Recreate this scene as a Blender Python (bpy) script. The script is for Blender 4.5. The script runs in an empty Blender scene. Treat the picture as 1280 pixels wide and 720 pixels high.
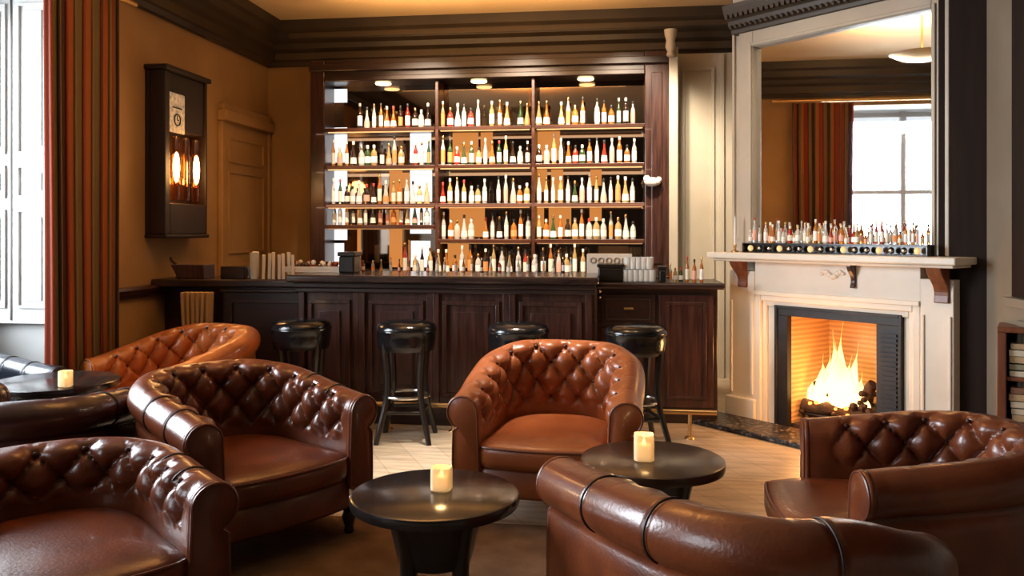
import bpy, bmesh, math, random
from math import sin, cos, pi, radians as R
from mathutils import Vector, Matrix
random.seed(7)
S = bpy.context.scene
COL = S.collection
# ------------------------------------------------------------------ camera
F_PX, HX, HY, CAMZ, YAW = 1050.0, 640.0, 290.0, 1.40, R(7.4)
FW = (-sin(YAW), cos(YAW)); RT = (cos(YAW), sin(YAW))
cd = bpy.data.cameras.new('camera'); cam = bpy.data.objects.new('camera', cd); COL.objects.link(cam)
cam.location = (0, 0, CAMZ); cam.rotation_euler = (R(90), 0, YAW)
cd.sensor_width = 36; cd.lens = 36*F_PX/1280; cd.shift_y = -(360-HY)/1280; cd.clip_start = 0.05
S.camera = cam
# ------------------------------------------------------------------ view + world
S.view_settings.view_transform = 'Standard'; S.view_settings.look = 'None'
S.view_settings.gamma = 1; S.view_settings.use_curve_mapping = False
S.view_settings.exposure = 0.0
W = bpy.data.worlds.new('daylight'); S.world = W; W.use_nodes = True
W.node_tree.nodes['Background'].inputs[0].default_value = (0.86, 0.93, 1.0, 1)
W.node_tree.nodes['Background'].inputs[1].default_value = 1.1
# ------------------------------------------------------------------ room constants
XL, XR, YF, YB, ZC = -3.65, 2.15, 8.35, -1.6, 3.54      # left, right, far, rear, ceiling
BAY1 = (2.7, 5.1); BAY2 = (-0.9, 1.5); XBAY = -4.30
# ------------------------------------------------------------------ lights
def light(name, kind, loc, power, color, size=None, size_y=None, to=None, spot=None, blend=.6, spread=None):
    l = bpy.data.lights.new(name, kind); l.energy = power; l.color = color
    if kind == 'AREA':
        l.shape = 'RECTANGLE'; l.size = size; l.size_y = size_y or size
        if spread: l.spread = R(spread)
    elif size is not None: l.shadow_soft_size = size
    if kind == 'SPOT': l.spot_size = R(spot); l.spot_blend = blend
    o = bpy.data.objects.new(name, l); COL.objects.link(o); o.location = loc
    if to is not None:
        o.rotation_euler = (Vector(to)-Vector(loc)).to_track_quat('-Z', 'Y').to_euler()
    return o
DAY = (0.84, 0.92, 1.0); WARM = (1.0, .56, .22)
light('daylight_far_window', 'AREA', (XBAY-.25, 3.9, 1.9), 310, DAY, 2.0, 2.0, (0, 3.9, .5), spread=150)
light('daylight_near_window', 'AREA', (XBAY-.25, .3, 1.9), 95, DAY, 1.6, 2.0, (0, .9, .5), spread=150)
light('ceiling_uplight', 'AREA', (-1.3, 4.6, 3.2), 75, WARM, .7, .7, (-1.3, 4.6, 4))
light('cornice_uplight', 'AREA', (-1.2, 7.2, 3.05), 28, WARM, 2.5, .3, (-1.2, 7.6, 4))  # added unseen strip, warms the ceiling near the bar wall
light('room_lamp', 'SPOT', (.1, 4.6, 3.3), 34, (1, .66, .36), .12, None, (.25, 4.9, 0), 70, .8)  # added unseen spot, warm fill for the middle of the room
light('bar_floor_lamp', 'SPOT', (-.9, 4.9, 3.3), 620, (1, .90, .78), .15, None, (-.75, 4.95, 0), 40, .8)  # added unseen ceiling spot, brightens the floor by the stools
light('picture_lamp', 'SPOT', (.6, 4.6, 3.3), 105, (1, .80, .58), .2, None, (1.2, 6.2, 1.6), 70, .9)  # added unseen spot, brightens the mirror and mantel wall
light('niche_lamp', 'SPOT', (.3, 6.9, 3.3), 170, (1, .85, .64), .12, None, (.95, 8.25, 1.7), 60, .9)  # added unseen spot, brightens the niche wall beside the back bar
# ------------------------------------------------------------------ projection helpers (photo pixel -> place)
def cw(lat, dep): return (FW[0]*dep+RT[0]*lat, FW[1]*dep+RT[1]*lat)
def dirp(px):
    s = (px-HX)/F_PX; return (FW[0]+RT[0]*s, FW[1]+RT[1]*s)
def onY(px, Y, py=None):
    d = dirp(px); t = Y/d[1]
    return (d[0]*t, Y) if py is None else (d[0]*t, Y, CAMZ-(py-HY)*t/F_PX)
def onX(px, X, py=None):
    d = dirp(px); t = X/d[0]
    return (X, d[1]*t) if py is None else (X, d[1]*t, CAMZ-(py-HY)*t/F_PX)
# ------------------------------------------------------------------ materials
def mat(name, col, rough=.5, metal=0, coat=0, trans=0, spec=.5, emit=None, estr=0, col2=None, nscale=8, ndetail=4, stretch=(1,1,1), bump=0, bscale=60, ior=1.45, mixpos=(.35,.65)):
    m = bpy.data.materials.new(name); m.use_nodes = True
    nt = m.node_tree; b = nt.nodes['Principled BSDF']; N = nt.nodes.new; L = nt.links.new
    b.inputs['Base Color'].default_value = (*col, 1); b.inputs['Roughness'].default_value = rough
    b.inputs['Metallic'].default_value = metal; b.inputs['Coat Weight'].default_value = coat
    b.inputs['Coat Roughness'].default_value = .12
    b.inputs['Transmission Weight'].default_value = trans; b.inputs['IOR'].default_value = ior
    b.inputs['Specular IOR Level'].default_value = spec
    if emit: b.inputs['Emission Color'].default_value = (*emit, 1); b.inputs['Emission Strength'].default_value = estr
    tc = N('ShaderNodeTexCoord'); mp = N('ShaderNodeMapping'); mp.inputs['Scale'].default_value = stretch
    L(tc.outputs['Object'], mp.inputs['Vector'])
    if col2 is not None:
        n = N('ShaderNodeTexNoise'); n.inputs['Scale'].default_value = nscale; n.inputs['Detail'].default_value = ndetail
        L(mp.outputs['Vector'], n.inputs['Vector'])
        r = N('ShaderNodeValToRGB'); r.color_ramp.elements[0].position = mixpos[0]; r.color_ramp.elements[1].position = mixpos[1]
        r.color_ramp.elements[0].color = (*col, 1); r.color_ramp.elements[1].color = (*col2, 1)
        L(n.outputs['Fac'], r.inputs['Fac']); L(r.outputs['Color'], b.inputs['Base Color'])
    if bump:
        n2 = N('ShaderNodeTexNoise'); n2.inputs['Scale'].default_value = bscale; n2.inputs['Detail'].default_value = 3
        L(mp.outputs['Vector'], n2.inputs['Vector'])
        bp = N('ShaderNodeBump'); bp.inputs['Strength'].default_value = bump; bp.inputs['Distance'].default_value = .01
        L(n2.outputs['Fac'], bp.inputs['Height']); L(bp.outputs['Normal'], b.inputs['Normal'])
    return m
M = {}
def leather(name, a, b_, rough=.34): return mat(name, a, rough, coat=.18, col2=b_, nscale=5, ndetail=6, bump=.12, bscale=90)
M['leather_tan'] = leather('tan_leather', (.20,.048,.012), (.28,.075,.02))
M['leather_brown'] = leather('brown_leather', (.088,.019,.006), (.15,.036,.011), .31)
M['leather_orange'] = leather('orange_tan_leather', (.30,.075,.014), (.42,.12,.025))
M['leather_dark'] = leather('oxblood_leather', (.035,.011,.011), (.055,.018,.016), .3)
M['leather_navy'] = leather('navy_leather', (.008,.010,.017), (.014,.016,.024), .3)
M['leather_black'] = leather('black_leather', (.004,.004,.005), (.008,.008,.009), .16)
M['button'] = mat('leather_button', (.05,.014,.008), .35)
M['seam'] = mat('dark_seam', (.012,.005,.003), .5)
M['piping'] = mat('leather_piping', (.12,.035,.018), .35)
M['wood_black'] = mat('ebonised_wood', (.006,.005,.005), .3, col2=(.012,.009,.007), nscale=6, stretch=(1,1,.15), coat=.3)
M['wood_dark'] = mat('dark_mahogany', (.026,.010,.008), .3, col2=(.07,.028,.02), nscale=9, stretch=(5,5,.35), coat=.25, bump=.05)
M['wood_dark_h'] = mat('dark_mahogany_long', (.018,.008,.006), .4, col2=(.036,.016,.011), nscale=9, stretch=(.3,5,5), coat=.2)
M['wood_bar'] = mat('worn_bar_top', (.016,.008,.007), .22, col2=(.045,.026,.022), nscale=7, stretch=(.4,3,3), coat=.3)
M['wood_shelf'] = mat('red_shelf_wood', (.05,.014,.007), .35, col2=(.09,.03,.014), nscale=9, stretch=(.3,5,5), coat=.2)
M['wood_brown'] = mat('brown_wood', (.13,.04,.018), .35, col2=(.2,.07,.03), nscale=8, stretch=(4,4,.3))
M['cornice'] = mat('dark_cornice_paint', (.028,.019,.012), .45, col2=(.04,.027,.017), nscale=3)
M['cornice_light'] = mat('umber_cornice_band', (.05,.034,.021), .5, col2=(.06,.041,.025), nscale=3)
M['wall_tan'] = mat('ochre_wall', (.30,.175,.07), .75, col2=(.35,.21,.09), nscale=2.5, bump=.05, bscale=40)
M['wall_grey'] = mat('stone_panel_paint', (.42,.37,.285), .55, col2=(.48,.42,.33), nscale=2.5, bump=.04, bscale=30)
M['frame_paint'] = mat('aged_cream_frame_paint', (.40,.35,.27), .4, col2=(.45,.395,.31), nscale=4)
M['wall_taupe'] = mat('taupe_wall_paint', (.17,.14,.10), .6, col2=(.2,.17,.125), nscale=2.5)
M['white_paint'] = mat('cream_paint', (.66,.60,.50), .4, col2=(.72,.66,.55), nscale=4)
M['window_paint'] = mat('white_gloss_paint', (.44,.45,.44), .35, col2=(.48,.49,.48), nscale=4)
M['ceiling'] = mat('cream_ceiling', (.62,.46,.27), .8, col2=(.67,.5,.3), nscale=2)
M['rear'] = mat('dark_rear_panel', (.05,.035,.025), .5, col2=(.07,.05,.035), nscale=3, stretch=(3,3,.3))
M['black_iron'] = mat('black_iron', (.012,.011,.012), .42, col2=(.02,.018,.018), nscale=12, metal=.2)
M['brass'] = mat('brass', (.6,.40,.18), .32, metal=1, col2=(.65,.4,.15))
M['chrome'] = mat('steel_ring', (.7,.68,.64), .22, metal=1)
M['stone_dark'] = mat('speckled_granite', (.006,.005,.005), .35, col2=(.2,.15,.12), nscale=38, ndetail=3, mixpos=(.52,.68), bump=.9, bscale=45)
M['mirror'] = mat('mirror_glass', (.92,.92,.90), .015, metal=1)
M['mirror_dark'] = mat('smoked_mirror', (.24,.18,.14), .04, metal=1)
M['ceramic'] = mat('white_ceramic', (.8,.77,.7), .25)
M['paper'] = mat('white_paper', (.75,.70,.6), .6)
M['menu'] = mat('cream_card', (.5,.33,.17), .6)
M['log'] = mat('charred_log', (.012,.008,.006), .85, col2=(.05,.025,.015), nscale=14, bump=.8, bscale=25)
M['ember'] = mat('ember', (.2,.03,.01), .8, emit=(1,.25,.04), estr=5, col2=(.02,.01,.01), nscale=20)
M['amber_pane'] = mat('backlit_amber_glass', (.12,.04,.01), .3, emit=(1,.36,.08), estr=.62)  # emission stands for lamp reflections in the back-bar mirror
M['frosted_pane'] = mat('daylit_frosted_glass', (.8,.8,.8), .5, emit=(.92,.96,1), estr=1.3)  # emission stands for window reflections in the back-bar mirror
M['bulb'] = mat('glowing_bulb', (1,.8,.5), .5, emit=(1,.62,.22), estr=14)
M['lamp_tube'] = mat('lit_amber_tube', (.5,.2,.04), .15, emit=(1,.33,.05), estr=.38, trans=.4)
M['case'] = mat('lamp_case_wood', (.010,.005,.003), .5, col2=(.016,.008,.005), nscale=8, stretch=(4,4,.4))
M['downlight'] = mat('downlight_lens', (1,.8,.5), .5, emit=(1,.7,.35), estr=7)
M['led'] = mat('shelf_light_strip', (1,.7,.4), .5, emit=(1,.45,.16), estr=.25)  # weak emitter for the strips added under the shelves
M['candle'] = mat('lit_candle_glass', (.8,.6,.35), .3, emit=(1,.58,.22), estr=.9, col2=(.5,.3,.12), nscale=60)
M['wax'] = mat('candle_wax', (.9,.8,.6), .5, emit=(1,.62,.28), estr=.9)
M['glass'] = mat('clear_glass', (.95,.95,.93), .03, trans=1, ior=1.45)
M['dial'] = mat('pale_dial_card', (.6,.54,.4), .5, emit=(1,.85,.6), estr=.12, col2=(.2,.16,.1), nscale=30)
M['exit_green'] = mat('exit_sign_green', (.05,.5,.3), .4, emit=(.1,1,.5), estr=.8)
def pane_mat():
    m = bpy.data.materials.new('thin_window_glass'); m.use_nodes = True; nt = m.node_tree; nt.nodes.clear()
    o = nt.nodes.new('ShaderNodeOutputMaterial'); a = nt.nodes.new('ShaderNodeBsdfTransparent'); b = nt.nodes.new('ShaderNodeBsdfGlossy'); b.inputs['Roughness'].default_value = .02
    x = nt.nodes.new('ShaderNodeMixShader'); x.inputs[0].default_value = .06; nt.links.new(a.outputs[0], x.inputs[1]); nt.links.new(b.outputs[0], x.inputs[2]); nt.links.new(x.outputs[0], o.inputs[0]); return m
M['pane'] = pane_mat()
M['amber_tube'] = pane_mat(); M['amber_tube'].name = 'amber_lamp_glass'
for n_ in M['amber_tube'].node_tree.nodes:
    if n_.type == 'BSDF_TRANSPARENT': n_.inputs[0].default_value = (1,.62,.28,1)
    if n_.type == 'MIX_SHADER': n_.inputs[0].default_value = .14
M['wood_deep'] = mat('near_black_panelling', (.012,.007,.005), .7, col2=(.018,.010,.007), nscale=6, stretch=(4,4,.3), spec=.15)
# brick-ribbed firebox lining
def brick_mat():
    m = mat('ribbed_fire_brick', (.55,.30,.13), .7); nt = m.node_tree; N = nt.nodes.new; L = nt.links.new
    tc = N('ShaderNodeTexCoord'); w = N('ShaderNodeTexWave'); w.bands_direction = 'Z'; w.inputs['Scale'].default_value = 9; w.inputs['Distortion'].default_value = .6
    L(tc.outputs['Object'], w.inputs['Vector']); b = N('ShaderNodeBump'); b.inputs['Strength'].default_value = .25; b.inputs['Distance'].default_value = .01
    L(w.outputs['Fac'], b.inputs['Height']); L(b.outputs['Normal'], nt.nodes['Principled BSDF'].inputs['Normal'])
    r = N('ShaderNodeValToRGB'); r.color_ramp.elements[0].color = (.42,.23,.10,1); r.color_ramp.elements[1].color = (.6,.36,.17,1)
    L(w.outputs['Fac'], r.inputs['Fac']); L(r.outputs['Color'], nt.nodes['Principled BSDF'].inputs['Base Color']); return m
M['brick'] = brick_mat()
# floor of wide pale boards
def floor_mat():
    m = mat('pale_board_floor', (.5,.42,.32), .42); nt = m.node_tree; N = nt.nodes.new; L = nt.links.new; p = nt.nodes['Principled BSDF']
    tc = N('ShaderNodeTexCoord'); mp = N('ShaderNodeMapping'); mp.inputs['Rotation'].default_value = (0,0,R(62)); L(tc.outputs['Object'], mp.inputs['Vector'])
    br = N('ShaderNodeTexBrick'); br.inputs['Scale'].default_value = 1; br.inputs['Brick Width'].default_value = 2.6; br.inputs['Row Height'].default_value = .21
    br.inputs['Mortar Size'].default_value = .002; br.inputs['Color1'].default_value = (.60,.49,.36,1); br.inputs['Color2'].default_value = (.50,.40,.28,1); br.inputs['Mortar'].default_value = (.3,.22,.15,1)
    L(mp.outputs['Vector'], br.inputs['Vector'])
    mp2 = N('ShaderNodeMapping'); mp2.inputs['Rotation'].default_value = (0,0,R(62)); mp2.inputs['Scale'].default_value = (1.2,10,1); L(tc.outputs['Object'], mp2.inputs['Vector'])
    n = N('ShaderNodeTexNoise'); n.inputs['Scale'].default_value = 2.5; n.inputs['Detail'].default_value = 6; L(mp2.outputs['Vector'], n.inputs['Vector'])
    r = N('ShaderNodeValToRGB'); r.color_ramp.elements[0].position = .3; r.color_ramp.elements[0].color = (.62,.6,.56,1); r.color_ramp.elements[1].position = .65; r.color_ramp.elements[1].color = (1,1,1,1)
    L(n.outputs['Fac'], r.inputs['Fac']); mx = N('ShaderNodeMixRGB'); mx.blend_type = 'MULTIPLY'; mx.inputs[0].default_value = 1
    L(br.outputs['Color'], mx.inputs[1]); L(r.outputs['Color'], mx.inputs[2]); L(mx.outputs[0], p.inputs['Base Color'])
    bp = N('ShaderNodeBump'); bp.inputs['Strength'].default_value = .3; bp.inputs['Distance'].default_value = .004; L(n.outputs['Fac'], bp.inputs['Height']); L(bp.outputs['Normal'], p.inputs['Normal'])
    return m
M['floor'] = floor_mat()
M['rug'] = mat('brown_wool_rug', (.13,.075,.042), .95, col2=(.19,.115,.066), nscale=7, ndetail=8, bump=.6, bscale=200, spec=.1)
# striped curtain: stripes follow the cloth's own width (vertex x kept in a UV map)
def curtain_mat():
    m = mat('striped_curtain_cloth', (.3,.1,.03), .8); nt = m.node_tree; N = nt.nodes.new; L = nt.links.new; p = nt.nodes['Principled BSDF']
    uv = N('ShaderNodeUVMap'); uv.uv_map = 'UVMap'; sx = N('ShaderNodeSeparateXYZ'); L(uv.outputs['UV'], sx.inputs[0])
    ml = N('ShaderNodeMath'); ml.operation = 'MULTIPLY'; ml.inputs[1].default_value = 4.0; L(sx.outputs['X'], ml.inputs[0])
    fr = N('ShaderNodeMath'); fr.operation = 'FRACT'; L(ml.outputs[0], fr.inputs[0])
    r = N('ShaderNodeValToRGB'); r.color_ramp.interpolation = 'CONSTANT'; e = r.color_ramp.elements
    cols = [(0,(.26,.04,.014)),(.16,(.06,.02,.01)),(.28,(.34,.10,.025)),(.42,(.19,.13,.045)),(.56,(.045,.02,.01)),(.66,(.29,.05,.015)),(.80,(.16,.115,.05)),(.9,(.07,.025,.012))]
    e[0].position = 0; e[0].color = (*cols[0][1],1); e[1].position = cols[1][0]; e[1].color = (*cols[1][1],1)
    for q, c in cols[2:]:
        k = e.new(q); k.color = (*c,1)
    L(fr.outputs[0], r.inputs['Fac']); L(r.outputs['Color'], p.inputs['Base Color']); return m
M['curtain'] = curtain_mat()
# flame: emission that is whiter low in the core and orange at the tips of the flame itself
def flame_mat():
    m = bpy.data.materials.new('flame'); m.use_nodes = True; nt = m.node_tree; nt.nodes.clear(); N = nt.nodes.new; L = nt.links.new
    o = N('ShaderNodeOutputMaterial'); e = N('ShaderNodeEmission'); tc = N('ShaderNodeTexCoord'); sx = N('ShaderNodeSeparateXYZ'); L(tc.outputs['Generated'], sx.inputs[0])
    r = N('ShaderNodeValToRGB'); r.color_ramp.elements[0].color = (1,.66,.24,1); r.color_ramp.elements[1].color = (1,.22,.03,1); r.color_ramp.elements[0].position = .45
    L(sx.outputs['Z'], r.inputs['Fac']); L(r.outputs['Color'], e.inputs['Color']); e.inputs['Strength'].default_value = 4
    tr = N('ShaderNodeBsdfTransparent'); mx = N('ShaderNodeMixShader'); lw = N('ShaderNodeLayerWeight'); lw.inputs['Blend'].default_value = .35
    rr = N('ShaderNodeMapRange'); rr.inputs[1].default_value = .3; rr.inputs[2].default_value = 1; L(lw.outputs['Facing'], rr.inputs[0])
    L(rr.outputs[0], mx.inputs[0]); L(e.outputs[0], mx.inputs[1]); L(tr.outputs[0], mx.inputs[2]); L(mx.outputs[0], o.inputs[0]); return m
M['flame'] = flame_mat()
# ------------------------------------------------------------------ mesh helpers
class MB:
    def __init__(s): s.bm = bmesh.new(); s.mi = 0
    def face(s, vs):
        try:
            f = s.bm.faces.new(vs); f.material_index = s.mi; return f
        except ValueError: return None
    def box(s, x0, x1, y0, y1, z0, z1):
        v = [s.bm.verts.new((x,y,z)) for x in (x0,x1) for y in (y0,y1) for z in (z0,z1)]
        for q in ((0,1,3,2),(4,6,7,5),(0,4,5,1),(2,3,7,6),(0,2,6,4),(1,5,7,3)): s.face([v[i] for i in q])
        return s
    def rings(s, rs, closed=True, cap=(True, True)):
        rs = [[s.bm.verts.new(p) for p in r] for r in rs]; n = len(rs[0])
        for a, b in zip(rs, rs[1:]):
            for i in range(n if closed else n-1):
                j = (i+1) % n; s.face([a[i], a[j], b[j], b[i]])
        if cap[0]: s.face(rs[0][::-1])
        if cap[1]: s.face(rs[-1])
        return s
    def lathe(s, prof, x=0, y=0, z=0, n=24, cap=(True, True), sx=1, sy=1):
        return s.rings([[(x+r*cos(2*pi*i/n)*sx, y+r*sin(2*pi*i/n)*sy, z+h) for i in range(n)] for r, h in prof], cap=cap)
    def tube(s, pts, r, n=8, closed=False, rr=None):
        P = [Vector(p) for p in pts]; rs = []; N = len(P); up = Vector((0,0,1)); prev = None
        for i, p in enumerate(P):
            t = (P[(i+1) % N]-P[i-1]) if closed else (P[min(i+1,N-1)]-P[max(i-1,0)])
            t.normalize()
            if prev is None:
                a = t.cross(up)
                if a.length < .05: a = t.cross(Vector((1,0,0)))
            else: a = prev - t*prev.dot(t)
            a.normalize(); prev = a; b = t.cross(a); q = rr[i] if rr else r
            rs.append([tuple(p+a*cos(2*pi*k/n)*q+b*sin(2*pi*k/n)*q) for k in range(n)])
        if closed: rs.append(rs[0]); return s.rings(rs, cap=(False, False))
        return s.rings(rs)
    def bar(s, p0, p1, r0, r1=None, n=10): return s.tube([p0, p1], r0, n, rr=[r0, r0 if r1 is None else r1])
    def prism(s, poly, axis, a0, a1):
        def P(u, v, w): return (u,v,w) if axis == 'z' else ((w,u,v) if axis == 'x' else (u,w,v))
        return s.rings([[P(u,v,a0) for u,v in poly], [P(u,v,a1) for u,v in poly]])
    def sphere(s, c, r, n=10, sc=(1,1,1)):
        m = max(4, n//2)
        prof = [(max(1e-4, r*sin(pi*k/m)), -r*cos(pi*k/m)) for k in range(m+1)]
        return s.rings([[(c[0]+q*cos(2*pi*i/n)*sc[0], c[1]+q*sin(2*pi*i/n)*sc[1], c[2]+h*sc[2]) for i in range(n)] for q, h in prof])
    def panel(s, x0, x1, z0, z1, y, depth=.012, rim=.02, out=-1):      # raised moulding ring round a sunk field, facing -y
        for a in ((x0,x1,z0,z0+rim),(x0,x1,z1-rim,z1),(x0,x0+rim,z0+rim,z1-rim),(x1-rim,x1,z0+rim,z1-rim)):
            s.box(a[0],a[1], y-depth, y, a[2], a[3])
        return s
    def build(s, name, m, parent=None, smooth=False, bevel=0, seg=2, loc=None, rot=None):
        bmesh.ops.recalc_face_normals(s.bm, faces=s.bm.faces)
        me = bpy.data.meshes.new(name); s.bm.to_mesh(me); s.bm.free()
        for q in (m if isinstance(m, (list, tuple)) else [m]): me.materials.append(q)
        if smooth:
            for p in me.polygons: p.use_smooth = True
            if smooth != 'all':
                try: me.set_sharp_from_angle(angle=R(40))
                except Exception: pass
        o = bpy.data.objects.new(name, me); COL.objects.link(o)
        if bevel:
            b = o.modifiers.new('bevel', 'BEVEL'); b.width = bevel; b.segments = seg; b.limit_method = 'ANGLE'
        if parent: o.parent = parent
        if loc: o.location = loc
        if rot: o.rotation_euler = rot
        return o
def tag(o, label=None, cat=None, group=None, kind=None):
    if label: o['label'] = label
    if cat: o['category'] = cat
    if group: o['group'] = group
    if kind: o['kind'] = kind
    return o
def empty(name, loc=(0,0,0), rz=0, label=None, cat=None, group=None, kind=None):
    o = bpy.data.objects.new(name, None); COL.objects.link(o); o.location = loc; o.rotation_euler = (0,0,rz); o.empty_display_size = .1
    return tag(o, label, cat, group, kind)
def copy_tree(o, parent=None):
    c = o.copy(); COL.objects.link(c)
    if parent: c.parent = parent
    for ch in kids.get(o.name, []): copy_tree(ch, c)
    return c
kids = {}
def proto(root):                                   # remember the children once; copies look them up here
    def rec(o):
        k = [c for c in bpy.data.objects if c.parent == o]; kids[o.name] = k
        for c in k: rec(c)
    rec(root); return root
def dup(o, loc, rz=0, label=None, cat=None, group=None, sc=None):
    c = copy_tree(o); c.location = loc; c.rotation_euler = (0,0,rz)
    if sc: c.scale = sc
    return tag(c, label, cat, group)
def struct(mb, name, m, **k): return tag(mb.build(name, m, **k), kind='structure')
def rim_poly(x0, x1, y0, y1, r, n=8):
    out = []
    for cx, cy, a in ((x1-r,y1-r,0),(x0+r,y1-r,90),(x0+r,y0+r,180),(x1-r,y0+r,270)):
        out += [(cx+r*cos(R(a+90*k/n)), cy+r*sin(R(a+90*k/n))) for k in range(n+1)]
    return out
# ================================================================== ROOM
struct(MB().box(XBAY-.2, XR+.2, YB-.2, YF+.2, -.1, 0), 'floor', M['floor'])
struct(MB().box(XBAY-.2, XR+.2, YB-.2, YF+.2, ZC, ZC+.1), 'ceiling', M['ceiling'])
# left wall with two full-height window bays
w = MB()
w.box(XL-.12, XL, BAY1[1], YF, 0, ZC).box(XL-.12, XL, BAY2[1], BAY1[0], 0, ZC).box(XL-.12, XL, YB, BAY2[0], 0, ZC)
for b in (BAY1, BAY2): w.box(XL-.12, XL, b[0], b[1], 3.0, ZC)
struct(w, 'wall_left', M['wall_tan'])
for i, (b0, b1) in enumerate((BAY1, BAY2)):
    w = MB()                                        # reveals, sill wall
    w.box(XBAY, XL-.12, b1, b1+.1, 0, 3.1).box(XBAY, XL-.12, b0-.1, b0, 0, 3.1).box(XBAY-.1, XL-.12, b0, b1, 3.0, 3.1).box(XBAY-.1, XBAY, b0-.1, b1+.1, 0, .78)
    rv = struct(w, 'trim_%d' % (i+1), M['window_paint'])
    fr = MB()
    for y in (b0, (b0+b1)/2-.03, b1-.07): fr.box(XBAY-.06, XBAY, y, y+.07, .84, 3.0)
    for z in (.84, 1.9, 2.93): fr.box(XBAY-.055, XBAY-.005, b0+.06, b1-.06, z, z+.06)
    wroot = empty('window_%d' % (i+1), (0,0,0), kind='structure')
    fr.build('window_frame', M['window_paint'], wroot)
    for ya_, yb_ in ((b0+.07, (b0+b1)/2-.03), ((b0+b1)/2+.04, b1-.07)): MB().box(XBAY-.035, XBAY-.03, ya_, yb_, .9, 2.93).build('window_pane', M['pane'], wroot)
    MB().box(XBAY-.1, XBAY+.06, b0+.002, b1-.002, .782, .835).build('window_sill', M['window_paint'], wroot, bevel=.008)
# panelled shutter leaves folded on the far reveal of the near bay (facing the camera)
def shutter(b1):
    y = b1-.002; t = empty('window_shutter', (0,0,0), 0, 'white panelled shutter folded against the window reveal beside the striped curtain', 'shutter')
    MB().box(XBAY+.02, XL-.02, y-.045, y, .80, 2.98).build('leaf', M['window_paint'], t)
    m = MB(); x0 = XBAY+.02; mid = -3.97
    for a, b in ((x0+.05, mid-.04), (mid+.04, XL-.06)):
        for z0, z1 in ((.9, 1.55), (1.62, 1.84), (1.91, 2.9)):
            m.panel(a, b, z0, z1, y-.045, .016, .018)
            m.box(a+.045, b-.045, y-.055, y-.045, z0+.05, z1-.05)
    m.build('raised_panel', M['window_paint'], t, bevel=.004)
    MB().box(mid-.012, mid+.0, y-.05, y-.044, .82, 2.96).build('seam', M['cornice'], t)
shutter(BAY1[1])
tag(MB().box(XBAY+.06, XBAY+.16, 4.0, 5.0, .79, .86).build('window_box', M['wood_black'], bevel=.01), 'low dark wooden box on the window sill at the left edge', 'box')
# far wall (bar wall) + rear + right
struct(MB().box(XL-.12, XR+.2, YF, YF+.12, 0, ZC), 'wall_far', M['wall_tan'])
w = MB().box(XL-.12, XR+.2, YB-.12, YB, 0, ZC)
struct(w, 'wall_rear', M['rear'])
struct(MB().box(XR, XR+.12, YB, YF, 0, ZC), 'wall_right', M['wall_taupe'])
# rear wall panelling
m = MB()
for k in range(6): m.panel(XL+.2+k*.95, XL+1.0+k*.95, .2, 2.9, -(-YB)+0, .02, .05)
bpy_o = struct(m, 'trim_9', M['cornice']); bpy_o.scale = (1,-1,1); bpy_o.location = (0, 2*YB, 0)
# chair rail + cornices
def cornice_profile(): return [(0,0),(.05,0),(.07,.04),(.09,.05),(.09,.13),(.13,.16),(.14,.21),(.19,.24),(.20,.31),(.23,.34),(.24,.43),(0,.43)]
zc0 = 3.11
pr = cornice_profile()
struct(MB().prism([(XL+a, zc0+b) for a, b in pr], 'y', YB, YF), 'trim_3', M['cornice'])
xr_end = onY(905, YF)[0]
# far-wall cornice: profile runs along x
m = MB(); poly = [(YF-a, zc0+b) for a, b in pr]; m.prism(poly, 'x', XL, XR)
struct(m, 'trim_4', M['cornice'])
m = MB().box(XL+.12, XR, YF-.105, YF-.088, zc0+.055, zc0+.125).box(XL+.3, XR, YF-.212, YF-.195, zc0+.25, zc0+.305)
struct(m, 'trim_5', M['cornice_light'], bevel=.006)
m = MB(); m.prism([(XL, .90),(XL+.03,.90),(XL+.035,.93),(XL+.05,.94),(XL+.06,.965),(XL+.05,.985),(XL,.99)], 'y', BAY1[1]+.12, 6.6)
struct(m, 'trim_6', M['wood_dark'])
struct(MB().box(XL, XL+.02, BAY1[1]+.12, YF, 0, .16), 'baseboard_left', M['wood_dark'])
# small panelled door on the left wall beyond the clock lamp
ya, yb = onX(275, XL)[1], onX(331, XL)[1]
dr = empty('door_1', (0,0,0), kind='structure')
MB().box(XL, XL+.03, ya, yb, .0, 2.42).build('door_leaf', M['wall_tan'], dr)
MB().box(XL, XL+.09, ya-.06, yb+.04, 2.42, 2.52).box(XL, XL+.06, ya-.04, yb+.02, 2.52, 2.58).box(XL,XL+.05,ya-.05,ya,0,2.42).box(XL,XL+.05,yb,yb+.05,0,2.42).build('door_frame', M['wall_tan'], dr, bevel=.01)
m = MB()
for z0, z1 in ((2.05,2.3),(1.2,1.98),(.2,1.1)):
    m.box(XL+.03, XL+.045, ya+.1, yb-.1, z1-.03, z1).box(XL+.03, XL+.045, ya+.1, yb-.1, z0, z0+.03).box(XL+.03, XL+.045, ya+.1, ya+.13, z0+.03, z1-.03).box(XL+.03, XL+.045, yb-.13, yb-.1, z0+.03, z1-.03)
m.build('door_panel', M['wall_tan'], dr)
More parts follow.
